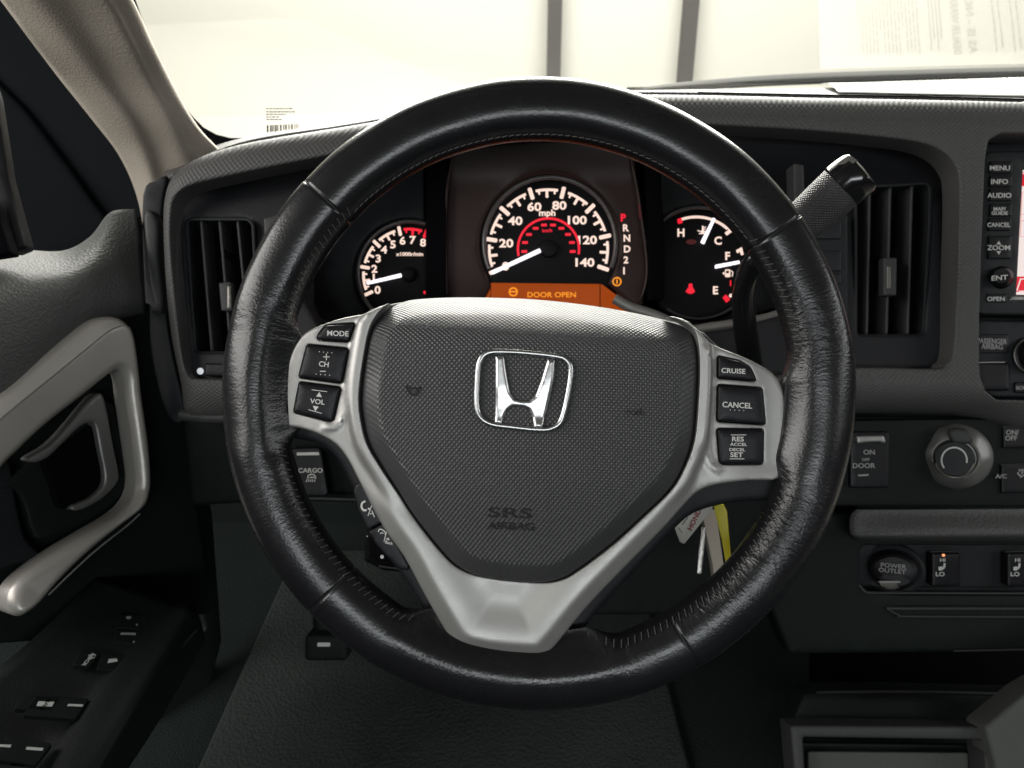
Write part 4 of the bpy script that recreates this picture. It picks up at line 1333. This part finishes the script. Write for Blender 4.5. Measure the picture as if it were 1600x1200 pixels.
heater(1473, 'seat heater switch with its orange lamp lit, beside the power outlet', True)
heater(1590, 'seat heater switch with its lamp off, cut by the right edge of the picture', False)

# ================================================================== CENTRE CONSOLE (bottom right)
con = thing('centre_console', 'grey centre console with a shallow tray at the bottom right', 'centre console', P(1400, 1260, .62))
relief('tray_frame', rp([(1232, 1132), (1540, 1134), (1560, 1210), (1570, 1330), (1250, 1330), (1238, 1200)], 5), Pl(.66, rx=-10), M['plastic_mid'], con, H=.004, R=4, thick=.02, step=20, holes=[rp([(1252, 1150), (1527, 1154), (1533, 1162), (1545, 1320), (1262, 1320)], 4)], hr=4)
relief('tray_floor', rp([(1245, 1160), (1530, 1164), (1550, 1340), (1250, 1340)], 4), Pl(.69, rx=-10), M['plastic_low'], con, H=.001, R=2, thick=.005, step=20)
relief('tray_mat', rp([(1262, 1174), (1512, 1176), (1516, 1340), (1266, 1340)], 4), Pl(.68, rx=-10), M['consgrey'], con, H=.001, R=2, thick=.003, step=20)
tube('tray_highlight', cr([P(1250, 1152, .659), P(1256, 1148, .658), P(1380, 1150, .657), P(1527, 1153, .657)], False, 5), .0012, M['door'], con, 6)  # pale tubes standing in for highlight lines on the tray frame
tube('tray_highlight', cr([P(1258, 1160, .659), P(1380, 1162, .657), P(1527, 1163, .657)], False, 5), .0010, M['door'], con, 6)
relief('side_cover', rp([(1533, 1133), (1600, 1078), (1720, 1010), (1720, 1330), (1570, 1330), (1548, 1190)], 6), Pl(.64, rx=-8), M['consgrey'], con, H=.006, R=6, thick=.02, step=20)

# ================================================================== FOOTWELL
FZ = CAM.z - .62
M['matrub'] = vinyl_mat('mat_rubber', (.036, .042, .039), .85, 260, .0010, .10, .5)
def boxmesh(x0, y0, z0, x1, y1, z1):
    v = [(x0, y0, z0), (x1, y0, z0), (x1, y1, z0), (x0, y1, z0), (x0, y0, z1), (x1, y0, z1), (x1, y1, z1), (x0, y1, z1)]
    f = [(0, 3, 2, 1), (4, 5, 6, 7), (0, 1, 5, 4), (1, 2, 6, 5), (2, 3, 7, 6), (3, 0, 4, 7)]
    return mk(v, f, [(a[0] + a[1], a[2]) for a in v])
o = finish('footwell_floor', boxmesh(-.75, -.9, FZ - .03, .9, 1.25, FZ), M['carpet'], None, kind='structure')
fw = thing('firewall', 'dark carpeted firewall at the end of the footwell', 'firewall', (0, 1.1, FZ))
finish('carpet_lining', boxmesh(-.75, .93, FZ, .9, .96, CAM.z - .12), M['carpet'], fw)
# rubber mat
mt = finish('floor_mat', boxmesh(-.30, .25, FZ + .001, .17, .85, FZ + .010), M['matrub'], None)
md = mt.modifiers.new('Bevel', 'BEVEL'); md.width = .004; md.segments = 2
tag(mt, 'dark grey floor mat in the driver footwell', 'floor mat')
# pedals
M['pedal'] = base_mat('pedal_rubber', (.035, .035, .033), .4)[0]
pd = thing('foot_rest', 'dark foot rest with two pale ribs low on the left of the footwell', 'foot rest', P(495, 1110, .86))
for x_, y0, y1 in ((456, 1052, 1118), (536, 1045, 1125)):
    tube('rib', [P(x_ + 3, y0, .85), P(x_, (y0 + y1) / 2, .845), P(x_ - 3, y1, .84)], .0036, M['pedal'], pd, 8)
relief('rest_plate', rp([(430, 1010), (560, 1010), (560, 1150), (425, 1150)], 10), Pl(.865), M['plastic_low'], pd, H=.006, R=6, thick=.02, step=24)
hr_ = thing('hood_release', 'small hood release handle with a pale mark under the dash, lower left of the wheel', 'handle', P(500, 1025, .70))
relief('handle', rp(box(478, 990, 545, 1030), 8), Pl(.72), M['plastic_low'], hr_, H=.006, R=6, thick=.03, step=14)
shapes('mark', [rp(box(496, 1004, 516, 1010), 2)], Pl(.7138), M['ink'], hr_, .0004)
tube('arm', [P(510, 1015, .735), P(505, 930, .75), P(500, 850, .76)], .012, M['plastic_low'], hr_, 8)

# ================================================================== KEYS
ky = thing('key_tags', 'key tags hanging from the ignition: white, tan and yellow, with a small key', 'key tags', P(1110, 915, .55))
kp = Pl(.548)
wt_ = relief('white_tag', rp([(1086, 782), (1113, 780), (1113, 795), (1069, 850), (1062, 847), (1053, 822), (1056, 815)], 3), kp, M['paper'], ky, H=.0006, R=1, thick=.0008, step=8)
text('HONDA', 1087, 808, 7.5, Pl(.5472), M['redink'], wt_, rot=64, sx=1.1)
shapes('tag_print', [stroke([(1063, 815), (1078, 795)], 1), stroke([(1066, 820), (1075, 808)], 1), stroke([(1060, 824), (1066, 833)], .8), stroke([(1102, 787), (1109, 785)], 2)], Pl(.5472), M['faint'], wt_, .0001)
kk = relief('key', rp([(1096, 822), (1104, 822), (1096, 897), (1088, 897), (1090, 860)], 2), Pl(.552), M['steel'], ky, H=.001, R=1.2, thick=.001, step=6)
ct = relief('tan_tag', rp([(1102, 790), (1110, 788), (1118, 800), (1133, 906), (1117, 921), (1112, 880), (1098, 812)], 3), Pl(.545, ry=25), M['cardtag'], ky, H=.001, R=1, thick=.003, step=8)
relief('yellow_tag', rp([(1114, 786), (1130, 788), (1136, 800), (1144, 898), (1134, 880), (1128, 845)], 3), Pl(.543, ry=-20), M['yellow'], ky, H=.0008, R=1, thick=.0015, step=8)
relief('red_tag', rp([(1108, 780), (1126, 779), (1128, 785), (1112, 788)], 2), Pl(.541), base_mat('red_card', (.5, .12, .10), .5)[0], ky, H=.0008, R=1, thick=.001, step=6)
tube('key_ring', [Pl(.545).at(1118 + 12 * math.cos(a), 776 + 12 * math.sin(a)) for a in np.linspace(0, 2 * math.pi, 30, endpoint=False)], .0007, M['steel'], ky, 8, True)
lathe('ignition_lock', Pl(.57), (1105, 765), [(0, .02), (22, .02), (26, .015), (28, -.03)], M['plastic'], colm, 30)

# ================================================================== DOOR
door = thing('door_panel', 'dark door panel with a curved silver pull and window switches, left of the wheel', 'car door', P(60, 1190, .58))
dpl = Pl(three=(P(0, 600, .57), P(230, 600, .67), P(0, 0, .57)))
# upper vinyl pad
pad = [[(-60, 385, .62), (20, 388, .645), (95, 392, .66), (140, 370, .675), (172, 332, .69), (212, 326, .70)],
       [(-60, 410, .57), (20, 410, .60), (95, 410, .625), (140, 395, .645), (175, 372, .67), (217, 365, .69)],
       [(-60, 455, .54), (20, 445, .57), (95, 440, .60), (140, 430, .625), (178, 420, .65), (221, 415, .68)],
       [(-60, 560, .535), (20, 525, .565), (90, 500, .595), (140, 480, .62), (182, 470, .645), (226, 465, .675)],
       [(-60, 660, .545), (20, 610, .57), (85, 560, .60), (140, 515, .63), (185, 500, .66), (228, 490, .69)]]
loft('upper_pad', pad, M['door'], door, 8, 8, .005)
# inner panel behind the pull
relief('inner_panel', rp([(-80, 560), (150, 490), (232, 470), (262, 560), (292, 700), (318, 880), (330, 960), (240, 960), (60, 1000), (-80, 1010)], 16), Pl(three=(P(0, 600, .60), P(230, 600, .70), P(0, 0, .60))), M['plastic_low'], door, H=.004, R=6, thick=.02, step=24)
# silver loop
loop_o = cr([(-60, 655), (0, 606), (60, 555), (105, 520), (133, 501), (160, 495), (183, 501), (197, 520), (206, 560), (215, 620), (225, 690), (229, 740), (227, 768), (212, 792), (180, 817), (130, 857), (80, 905), (45, 945), (20, 960), (5, 950), (8, 925), (30, 898), (80, 862), (130, 832), (175, 805), (196, 785), (205, 765), (206, 740), (200, 690), (190, 620), (186, 590), (178, 578), (165, 582), (120, 618), (60, 665), (0, 722), (-60, 780)], True, 4)


def loop_h(px, d):
    x, y = px[:, 0], px[:, 1]
    h = .007 * smooth(-4, 12, d)
    for cpts in ([(-60, 690), (0, 640), (60, 592), (110, 552), (150, 520), (172, 512)], [(214, 790), (180, 818), (130, 857), (85, 898), (50, 932), (20, 950)]):
        c_ = np.array(cpts, float); dg = np.full(len(px), 1e9)
        for i in range(len(c_) - 1):
            a, b_ = c_[i], c_[i + 1]; ab = b_ - a
            t = np.clip(((px - a) @ ab) / (ab @ ab), 0, 1); q = a + t[:, None] * ab
            dn = np.hypot(px[:, 0] - q[:, 0], px[:, 1] - q[:, 1])
            inner = np.where(dn < dg, (y - q[:, 1]) > 0, inner) if i else (y - q[:, 1]) > 0
            dg = np.minimum(dg, dn)
        wid = np.where(inner & (cpts[0][0] < 0), 105.0, 26.0)
        h = h + .0050 * np.clip(1 - dg / wid, 0, 1)
    return h


relief('pull_handle', loop_o, dpl, M['doorsilver'], door, H=.006, R=6, thick=.012, step=4.5, hf=loop_h, angle=80)
for cpts in ([(-60, 690), (0, 640), (60, 592), (110, 552), (150, 520), (170, 511)], [(200, 800), (180, 818), (130, 857), (85, 898), (58, 924)]):
    tube('crease_highlight', [dpl.at(q[0], q[1], .0186) for q in cr(cpts, False, 5)], .0007, M['silver'], door, 6)  # bright tube painting the highlight that runs along the pull crease
# door opener
op = relief('opener_surround', cr([(0, 760), (60, 706), (120, 655), (150, 632), (172, 630), (180, 655), (188, 700), (194, 745), (188, 772), (160, 798), (110, 825), (60, 842), (45, 825), (35, 790), (20, 765)], True, 4), Pl(three=(P(0, 600, .585), P(230, 600, .685), P(0, 0, .585))), M['plastic_low'], door, H=.004, R=5, thick=.01, step=10)
oh = relief('inner_handle', cr([(40, 716), (75, 694), (105, 662), (130, 632), (147, 616), (157, 618), (164, 645), (172, 690), (181, 735), (180, 752), (160, 775), (130, 793), (112, 797), (110, 790), (140, 776), (157, 757), (158, 735), (152, 705), (145, 668), (138, 660), (120, 668), (92, 695), (70, 715), (50, 722)], True, 4), Pl(three=(P(0, 600, .575), P(230, 600, .675), P(0, 0, .575))), M['opener'], door, H=.005, R=5, thick=.008, step=6)
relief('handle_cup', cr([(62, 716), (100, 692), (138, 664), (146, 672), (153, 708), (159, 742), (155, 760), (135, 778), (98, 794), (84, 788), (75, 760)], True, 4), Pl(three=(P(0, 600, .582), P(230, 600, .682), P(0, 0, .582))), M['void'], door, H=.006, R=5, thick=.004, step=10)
relief('panel_step', cr([(-60, 750), (0, 720), (12, 730), (20, 780), (35, 840), (60, 868), (20, 880), (-60, 890)], True, 4), Pl(three=(P(0, 600, .588), P(230, 600, .688), P(0, 0, .588))), M['plastic'], door, H=.006, R=4, thick=.01, step=10)
# small chip of wear on the lower end of the pull
# switch panel and armrest
apl3 = Pl(three=(P(0, 1100, .50), P(300, 960, .62), P(150, 1200, .48)))
arm = [[(150, 900, .66), (60, 990, .60), (-60, 1090, .55)],
       [(250, 930, .655), (120, 1090, .57), (-60, 1290, .50)],
       [(275, 940, .650), (150, 1090, .565), (10, 1290, .49)],
       [(290, 942, .645), (180, 1100, .560), (50, 1290, .48)],
       [(304, 950, .645), (208, 1100, .560), (90, 1290, .48)],
       [(312, 965, .655), (222, 1105, .568), (110, 1290, .485)],
       [(322, 1000, .70), (240, 1140, .60), (140, 1290, .52)]]
loft('armrest', arm, M['plastic_low'], door, 10, 6, .006)
tube('armrest_edge', cr([P(306, 985, .648), P(250, 1050, .60), P(200, 1120, .560), P(140, 1205, .52)], False, 6), .0012, M['plastic_mid'], door, 6)
relief('lower_panel', rp([(235, 640), (292, 655), (330, 800), (345, 1000), (260, 1330), (80, 1330), (200, 1160), (320, 980), (300, 900), (262, 900)], 12), Pl(three=(P(0, 600, .66), P(230, 600, .76), P(0, 0, .66))), M['plastic_low'], door, H=.003, R=4, thick=.02, step=30)
swp = Pl(three=(P(240, 965, .645), P(60, 1100, .565), P(150, 1170, .545)))
swp = Pl(three=(P(150, 900, .652), P(60, 990, .592), P(120, 1090, .562)))
def swbtn(poly, marks, label_t=None, m_='ink'):
    b_ = relief('window_switch', rp(poly, 3), swp, M['plastic_low'], door, H=.0008, R=1, thick=.004, step=10)
    lp_ = Pl(three=tuple(v + swp.n * .0010 for v in (P(150, 900, .652), P(60, 990, .592), P(120, 1090, .562))))
    if marks: shapes('switch_mark', marks, lp_, M[m_], b_, .0003)
    return b_, lp_
swbtn([(60, 1085), (140, 1092), (118, 1124), (35, 1118)], [[(107, 1100), (130, 1101), (129, 1104), (105, 1103)]])
b_, lp_ = swbtn([(40, 1086), (98, 1090), (78, 1112), (20, 1108)], [[(60, 1096), (85, 1097), (81, 1104), (57, 1103)]])
text('AUTO', 71, 1100, 3.6, Pl(three=tuple(v + swp.n * .0015 for v in (P(150, 900, .652), P(60, 990, .592), P(120, 1090, .562)))), M['void'], b_, sx=1.3)
swbtn([(10, 1150), (82, 1162), (55, 1196), (-10, 1188)], [[(42, 1167), (68, 1169), (66, 1173), (40, 1171)]])
swbtn([(-40, 1150), (8, 1155), (-10, 1185), (-60, 1180)], [[(-6, 1163), (18, 1164), (16, 1168), (-8, 1166)]])
lk, lp_ = swbtn([(125, 1018), (160, 1020), (140, 1042), (112, 1040)], [stroke([(138, 1024), (150, 1023), (147, 1028), (137, 1028)], 1)])
text('LOCK', 138, 1031, 4.5, lp_, M['ink'], lk, sx=1.3)
swbtn([(160, 1020), (200, 1025), (185, 1050), (150, 1046)], [[(170, 1030), (182, 1029), (184, 1033), (168, 1036)]])
shapes('lock_mark', [[(181, 1048), (188, 1040), (195, 1034), (195, 1038), (188, 1045)]], Pl(three=tuple(v + swp.n * .0015 for v in (P(150, 900, .652), P(60, 990, .592), P(120, 1090, .562)))), M['redink'], door, .0003)
mr, lp_ = swbtn([(185, 960), (252, 962), (240, 985), (180, 982)], [circ(201, 965, 4, 10, ry=2), circ(227, 970, 1.6, 8), circ(244, 971, 2.6, 8), circ(227, 977, 1.4, 8), circ(214, 976, 1.4, 8), circ(241, 978, 1.2, 8)], m_='dimink')
swbtn([(182, 984), (222, 986), (216, 1008), (176, 1004)], [[(189, 988.5), (212, 989), (212, 992), (188, 991.5)], circ(209, 1003, 1.6, 8)], m_='dimink')

finish('door_light_block', boxmesh(-.52, -1.3, FZ, -.44, .36, CAM.z - .13), M['plastic_low'], door)  # unseen door extension, added to cut light coming from the left
# mirror trim triangle
ml = thing('mirror_trim', 'dark triangular mirror trim between door top and windscreen pillar', 'trim panel', P(100, 395, .68))
relief('trim', rp([(-60, -60), (25, -20), (85, 76), (155, 166), (200, 226), (228, 272), (236, 316), (230, 345), (176, 332), (160, 362), (95, 397), (-60, 400)], [3, 30, 60, 60, 40, 40, 40, 10, 8, 20, 30, 5]), Pl(.845), M['sail'], ml, H=.004, R=5, thick=.01, step=16,
       hf=lambda px, d: .006 * smooth(-6, 6, (px[:, 0] * .72 + 70 - px[:, 1] * .66) * .3) - .01 * smooth(280, 340, px[:, 1]) * smooth(150, 60, px[:, 0]) * 0)
relief('inner_fold', cr([(-60, 110), (20, 150), (90, 235), (150, 318), (168, 345), (150, 372), (95, 398), (-60, 402)], True, 4), Pl(.835), M['sail'], ml, H=.006, R=8, thick=.008, step=14)
relief('seal_strip', rp([(-60, -20), (-4, 150), (16, 280), (46, 388), (26, 396), (-60, 380)], 6), Pl(.665, ry=12), M['recess'], ml, H=.006, R=8, thick=.01, step=16)
relief('window_edge', rp([(-60, 300), (0, 320), (6, 350), (22, 398), (-60, 410)], 4), Pl(.64, ry=12), M['void'], ml, H=.006, R=5, thick=.01, step=16)

# ================================================================== A-PILLAR
pil = thing('windscreen_pillar', 'beige grey windscreen pillar trim leaning at the upper left', 'pillar trim', P(250, 330, .72))
rows = []
for (y, xs, d) in ((-90, (-70, -10, 40, 90, 118, 150, 156), .46), (0, (0, 55, 108, 160, 180, 204, 208), .52), (70, (52, 108, 150, 198, 216, 236, 240), .57), (130, (98, 150, 184, 228, 246, 266, 270), .62), (190, (146, 196, 222, 262, 280, 306, 310), .66), (240, (184, 222, 246, 282, 305, 350, 356), .70), (290, (208, 236, 262, 300, 330, 370, 380), .735), (345, (222, 244, 266, 300, 330, 370, 380), .76), (420, (228, 246, 266, 300, 330, 370, 380), .78)):
    z = [.035, .006, .010, -.004, .002, .014, .030]
    rows.append([(x, y + (8 if k > 4 and y > 150 and y < 250 else 0), d + z[k]) for k, x in enumerate(xs)])
loft('trim', rows, M['pillar'], pil, 6, 6, .004)
relief('end_cover', cr([(224, 305), (246, 282), (262, 276), (256, 310), (253, 360), (258, 470), (272, 560), (290, 640), (278, 662), (258, 640), (238, 560), (226, 440)], True, 4), Pl(.70), M['plastic'], pil, H=.002, R=4, thick=.02, step=20)
relief('end_cap', cr([(228, 330), (248, 345), (249, 400), (256, 470), (250, 490), (238, 450), (230, 390)], True, 4), Pl(.69), M['plastic_mid'], pil, H=.004, R=6, thick=.01, step=10)

# ================================================================== WINDSCREEN, PAPER, OUTSIDE
wsc = thing('windscreen', 'clear windscreen above the dashboard with the reflection of a barcode label painted on', 'windscreen', P(800, 180, 1.0))
gA = P(900, 144, 1.03); gB = P(1700, 122, 1.03)
upv = Vector((0, -math.cos(math.radians(31)), math.sin(math.radians(31))))
wgl = Pl(three=(gA, gB, gA + upv * .5))
c0 = gA; 
def gpt(x, t):
    return Vector((x, 0, 0))
xs = [-.52, -.2, .2, .6, 1.05]
base = [gA + (gB - gA) * ((x - gA.x) / (gB.x - gA.x)) for x in xs]
gv = []; gf = []
for k, bpt in enumerate(base):
    for t in (-.04, .2, .45, .75): gv.append(bpt + upv * t)
for k in range(4):
    for t in range(3): gf.append((k * 4 + t, (k + 1) * 4 + t, (k + 1) * 4 + t + 1, k * 4 + t + 1))
gl_o = finish('glass', mk(gv, gf, np.zeros((len(gv), 2))), M['glass'], wsc)
md = gl_o.modifiers.new('Solidify', 'SOLIDIFY'); md.thickness = .0001; md.offset = 0
gl_o.modifiers.remove(md)
# black ceramic border at the lower left corner
lab = Pl(three=(gA - upv * 0 + Vector((0, 0, -.0015)), gB + Vector((0, 0, -.0015)), gA + upv * .5 + Vector((0, 0, -.0015))))
relief('ceramic_border', np.array([(196, -20), (204, -20), (226, 42), (244, 84), (266, 130), (284, 160), (300, 181), (318, 199), (338, 210), (362, 216), (392, 215), (392, 224), (340, 224), (310, 216), (290, 190), (260, 150), (230, 80)]), Pl(.80), M['void'], wsc, H=.0005, R=.5, thick=.002, step=16)
lpn = lab
rng_ = random.Random(3)
rows_ = []
for r_i, (y, x1) in enumerate(((169, 458), (174, 462), (178, 447), (182, 436), (186, 440))):
    x = 416
    while x < x1:
        w_ = rng_.uniform(2.5, 6)
        rows_.append(box(x, y, min(x + w_, x1), y + 1.4)); x += w_ + 1.3
x = 417
bars = []
while x < 468:
    w_ = rng_.choice((.9, .9, 1.6, 2.4)); y0 = 196 - (x - 417) * .05
    bars.append(box(x, y0, x + w_, y0 + 11)); x += w_ + rng_.choice((1.0, 1.6, 2.6))
shapes('print_and_reflection', rows_ + bars, Pl(.86), M['faint'], wsc, .0002)  # dark marks painting a reflection of print and barcode in the glass
# cowl and wiper outside the glass
cw = thing('wiper_cowl', 'grey rubber cowl strip outside the base of the windscreen', 'cowl', P(1300, 140, 1.16))
loft('cowl_strip', [[(980, 139, 1.17), (1100, 125, 1.16), (1280, 113, 1.15), (1600, 104, 1.14), (1760, 101, 1.14)], [(980, 141, 1.15), (1100, 131, 1.14), (1280, 121, 1.13), (1600, 111, 1.12), (1760, 108, 1.12)], [(980, 143, 1.15), (1100, 138, 1.14), (1280, 130, 1.13), (1600, 119, 1.12), (1760, 115, 1.12)]], M['rubber'], cw, 6, 4, .01)
tube('wiper_blade', cr([P(1140, 136, 1.125), P(1200, 132.5, 1.125), P(1285, 129, 1.12), P(1450, 123.5, 1.12), P(1760, 117, 1.11)], False, 5), .0022, M['void'], cw, 8)
# paper on the dash
N1, N2, F1, F2 = P(1311, 143.5, .72), P(1760, 153, .71), P(1284, 131, 1.005), P(1760, 116, 1.005)
R3 = np.array([[list(N1 * (1 - v) * (1 - u) + N2 * (1 - v) * u + F1 * v * (1 - u) + F2 * v * u + Vector((0, 0, .004 * math.sin(v * 3.14) * (1 - u)))) for u in (0, .33, .67, 1)] for v in (0, .5, 1)])
pap = loft3('paper_sheet', R3, M['paper'], None, 8, 8, .0006)
tag(pap, 'white printed buyer form lying on the dashboard under the windscreen, right side', 'paper')
# rows of print, lying on the sheet
ga = R3
ga = cr(ga.reshape(3, -1), False, 8).reshape(-1, 4, 3)
gr = np.array([cr(r, False, 8) for r in ga])
def onpaper(u, v):
    i = v * (gr.shape[0] - 1); j = u * (gr.shape[1] - 1)
    i0, j0 = int(min(i, gr.shape[0] - 2)), int(min(j, gr.shape[1] - 2)); fi, fj = i - i0, j - j0
    q = gr[i0, j0] * (1 - fi) * (1 - fj) + gr[i0 + 1, j0] * fi * (1 - fj) + gr[i0, j0 + 1] * (1 - fi) * fj + gr[i0 + 1, j0 + 1] * fi * fj
    return q + np.array([0, 0, .0012])
VV, FF = [], []
def quad(u0, v0, u1, v1):
    b_ = len(VV)
    nseg = max(1, int(abs(v1 - v0) / .06) + 1)
    for k in range(nseg + 1):
        v_ = v0 + (v1 - v0) * k / nseg
        VV.append(onpaper(u0, v_)); VV.append(onpaper(u1, v_))
    for k in range(nseg): FF.append((b_ + 2 * k, b_ + 2 * k + 1, b_ + 2 * k + 3, b_ + 2 * k + 2))
for i in range(17):
    u = .13 + i * .0125
    v0 = .25 + (rng_.random() * .1)
    v1 = .955 - rng_.random() * .03 - (.12 if i % 6 == 0 else 0)
    v = v0
    while v < v1:
        L = rng_.uniform(.02, .06); quad(u, v, u + .0045, min(v + L, v1)); v += L + .008
for i in range(4):
    quad(.37 + i * .012, .62, .3745 + i * .012, .93 - .05 * (i % 2))
for i in range(14):
    u = .56 + i * .02
    v = .3
    while v < .93 - (.3 if i % 3 == 0 else 0):
        L = rng_.uniform(.02, .06); quad(u, v, u + .0045, v + L); v += L + .008
me = mk(VV, FF, np.zeros((len(VV), 2)), fix=False)
me.update()
if me.polygons[0].normal.z < 0: me.flip_normals()
pr = bpy.data.objects.new('print', me); COL.objects.link(pr); pr.parent = pap
me.transform(Matrix.Translation(-ORG[pap])); me.materials.append(M['faint'])
# big words, running away from the driver
a0, a1, b0 = Vector(onpaper(.54, .12)), Vector(onpaper(.54, .92)), Vector(onpaper(.62, .12))
tp = Pl(three=(a0 + Vector((0, 0, .001)), a1 + Vector((0, 0, .001)), b0 + Vector((0, 0, .001))))
def ptext(s, u, hm, v0, ln, mat):
    cu = bpy.data.curves.new('t', 'FONT'); cu.body = s; cu.size = 1; cu.align_x = 'LEFT'; cu.align_y = 'CENTER'; cu.resolution_u = 2; cu.offset = .015
    ob = bpy.data.objects.new('t', cu); COL.objects.link(ob); bpy.context.view_layer.update()
    me_ = bpy.data.meshes.new_from_object(ob); bpy.data.objects.remove(ob)
    co = np.array([v.co for v in me_.vertices]); co[:, 0] -= co[:, 0].min(); wdt = co[:, 0].max()
    vs = [onpaper(u + y_ * hm / .7, v0 - x_ / wdt * ln) for x_, y_ in co[:, :2]]
    fs = [tuple(p_.vertices) for p_ in me_.polygons]
    m2 = mk([np.array(v) for v in vs], fs, None, fix=False); m2.update()
    if m2.polygons[0].normal.z < 0: m2.flip_normals()
    o_ = bpy.data.objects.new('lettering', m2); COL.objects.link(o_); o_.parent = pap
    m2.transform(Matrix.Translation(-ORG[pap])); m2.materials.append(mat)
ptext('AS IS - NO', .505, .026, .95, .24, M['faint'])
ptext('DEALER WARRANTY', .455, .026, .95, .34, M['faint'])

# room outside
WY = 4.2
finish('showroom_wall', boxmesh(-6, WY, -.4, 7, WY + .2, 4.5), M['wall'], None)
tag(bpy.data.objects['showroom_wall'], 'plain cream wall outside beyond the windscreen', 'wall')
finish('ground', boxmesh(-8, -6, -.45, 9, WY, -.4), M['floorout'], None, kind='structure')
gy = WY - .05
for x0, lab_ in ((866, 'narrow dark grey post against the wall, the left one of two'), (1075, 'narrow dark grey post against the wall, the right one of two')):
    c = P(x0, 60, 1.0) - CAM; t = (gy - CAM.y) / c.y
    wx = CAM.x + c.x * t
    hw = 10.5 / FPX * t * 1.0
    o = finish('post', boxmesh(wx - hw, gy - .04, -.4, wx + hw, gy + .04, 4.0), M['post'], None)
    tag(o, lab_, 'post', 'dark posts on the wall')
# unseen roof lining, added to block light from above
rf = finish('headliner_blocker', boxmesh(-.72, -1.6, CAM.z + .40, 1.6, .42, CAM.z + .43), M['head'], None)
tag(rf, 'unseen roof lining added above the driver to block overhead light', 'headliner_blocker')

# ================================================================== LIGHT, WORLD, CAMERA
w = bpy.data.worlds.new('World'); sc.world = w; w.use_nodes = True
w.node_tree.nodes['Background'].inputs[0].default_value = (.80, .92, .95, 1)
w.node_tree.nodes['Background'].inputs[1].default_value = .02


def area(name, loc, target, sx, sy, power, col=(1, 1, 1)):
    l = bpy.data.lights.new(name, 'AREA'); l.shape = 'RECTANGLE'; l.size = sx; l.size_y = sy; l.energy = power; l.color = col
    o = bpy.data.objects.new(name, l); COL.objects.link(o); o.location = loc
    o.rotation_euler = (Vector(target) - Vector(loc)).to_track_quat('-Z', 'Y').to_euler()
    return o


Z = CAM.z
area('ceiling_lamp_front', (0.2, 3.1, Z + 1.6), (0.0, .6, Z - .1), 3.6, 1.3, 500, (1.0, .97, .91))
area('wall_fill', (0.3, 2.2, Z + 2.2), (0.3, WY, Z + .3), 5.0, .8, 182, (1.0, .985, .94))  # added out of view to brighten the wall
area('side_lamp_left', (-1.7, -.2, Z + .68), (-.1, .45, Z - .12), 2.4, .8, 46, (1.0, .98, .94))
area('side_lamp_right', (2.1, -.3, Z + .6), (0, .5, Z - .15), 2.0, .6, 18, (.98, .99, 1.0))
area('rear_fill', (0.15, -1.6, Z + .26), (0.05, .5, Z - .05), 1.4, .25, 11.5, (.93, .98, 1.0))  # added fill from behind, lifts the wheel and dash

cam = bpy.data.cameras.new('Camera'); co_ = bpy.data.objects.new('Camera', cam); COL.objects.link(co_)
co_.location = CAM; co_.rotation_euler = (math.radians(90) - PITCH, 0, 0)
cam.sensor_width = 36; cam.lens = 36 * FPX / 1600; cam.clip_start = .01; cam.clip_end = 60
cam.dof.use_dof = True; cam.dof.focus_distance = .445; cam.dof.aperture_fstop = 13.0
sc.camera = co_
sc.view_settings.view_transform = 'Standard'; sc.view_settings.look = 'None'; sc.view_settings.gamma = 1; sc.view_settings.exposure = 0
sc.view_settings.use_curve_mapping = False
sc.cycles.use_denoising = True
sc.cycles.max_bounces = 8; sc.cycles.diffuse_bounces = 3; sc.cycles.glossy_bounces = 4; sc.cycles.transparent_max_bounces = 8
sc.cycles.caustics_reflective = False; sc.cycles.sample_clamp_indirect = 4
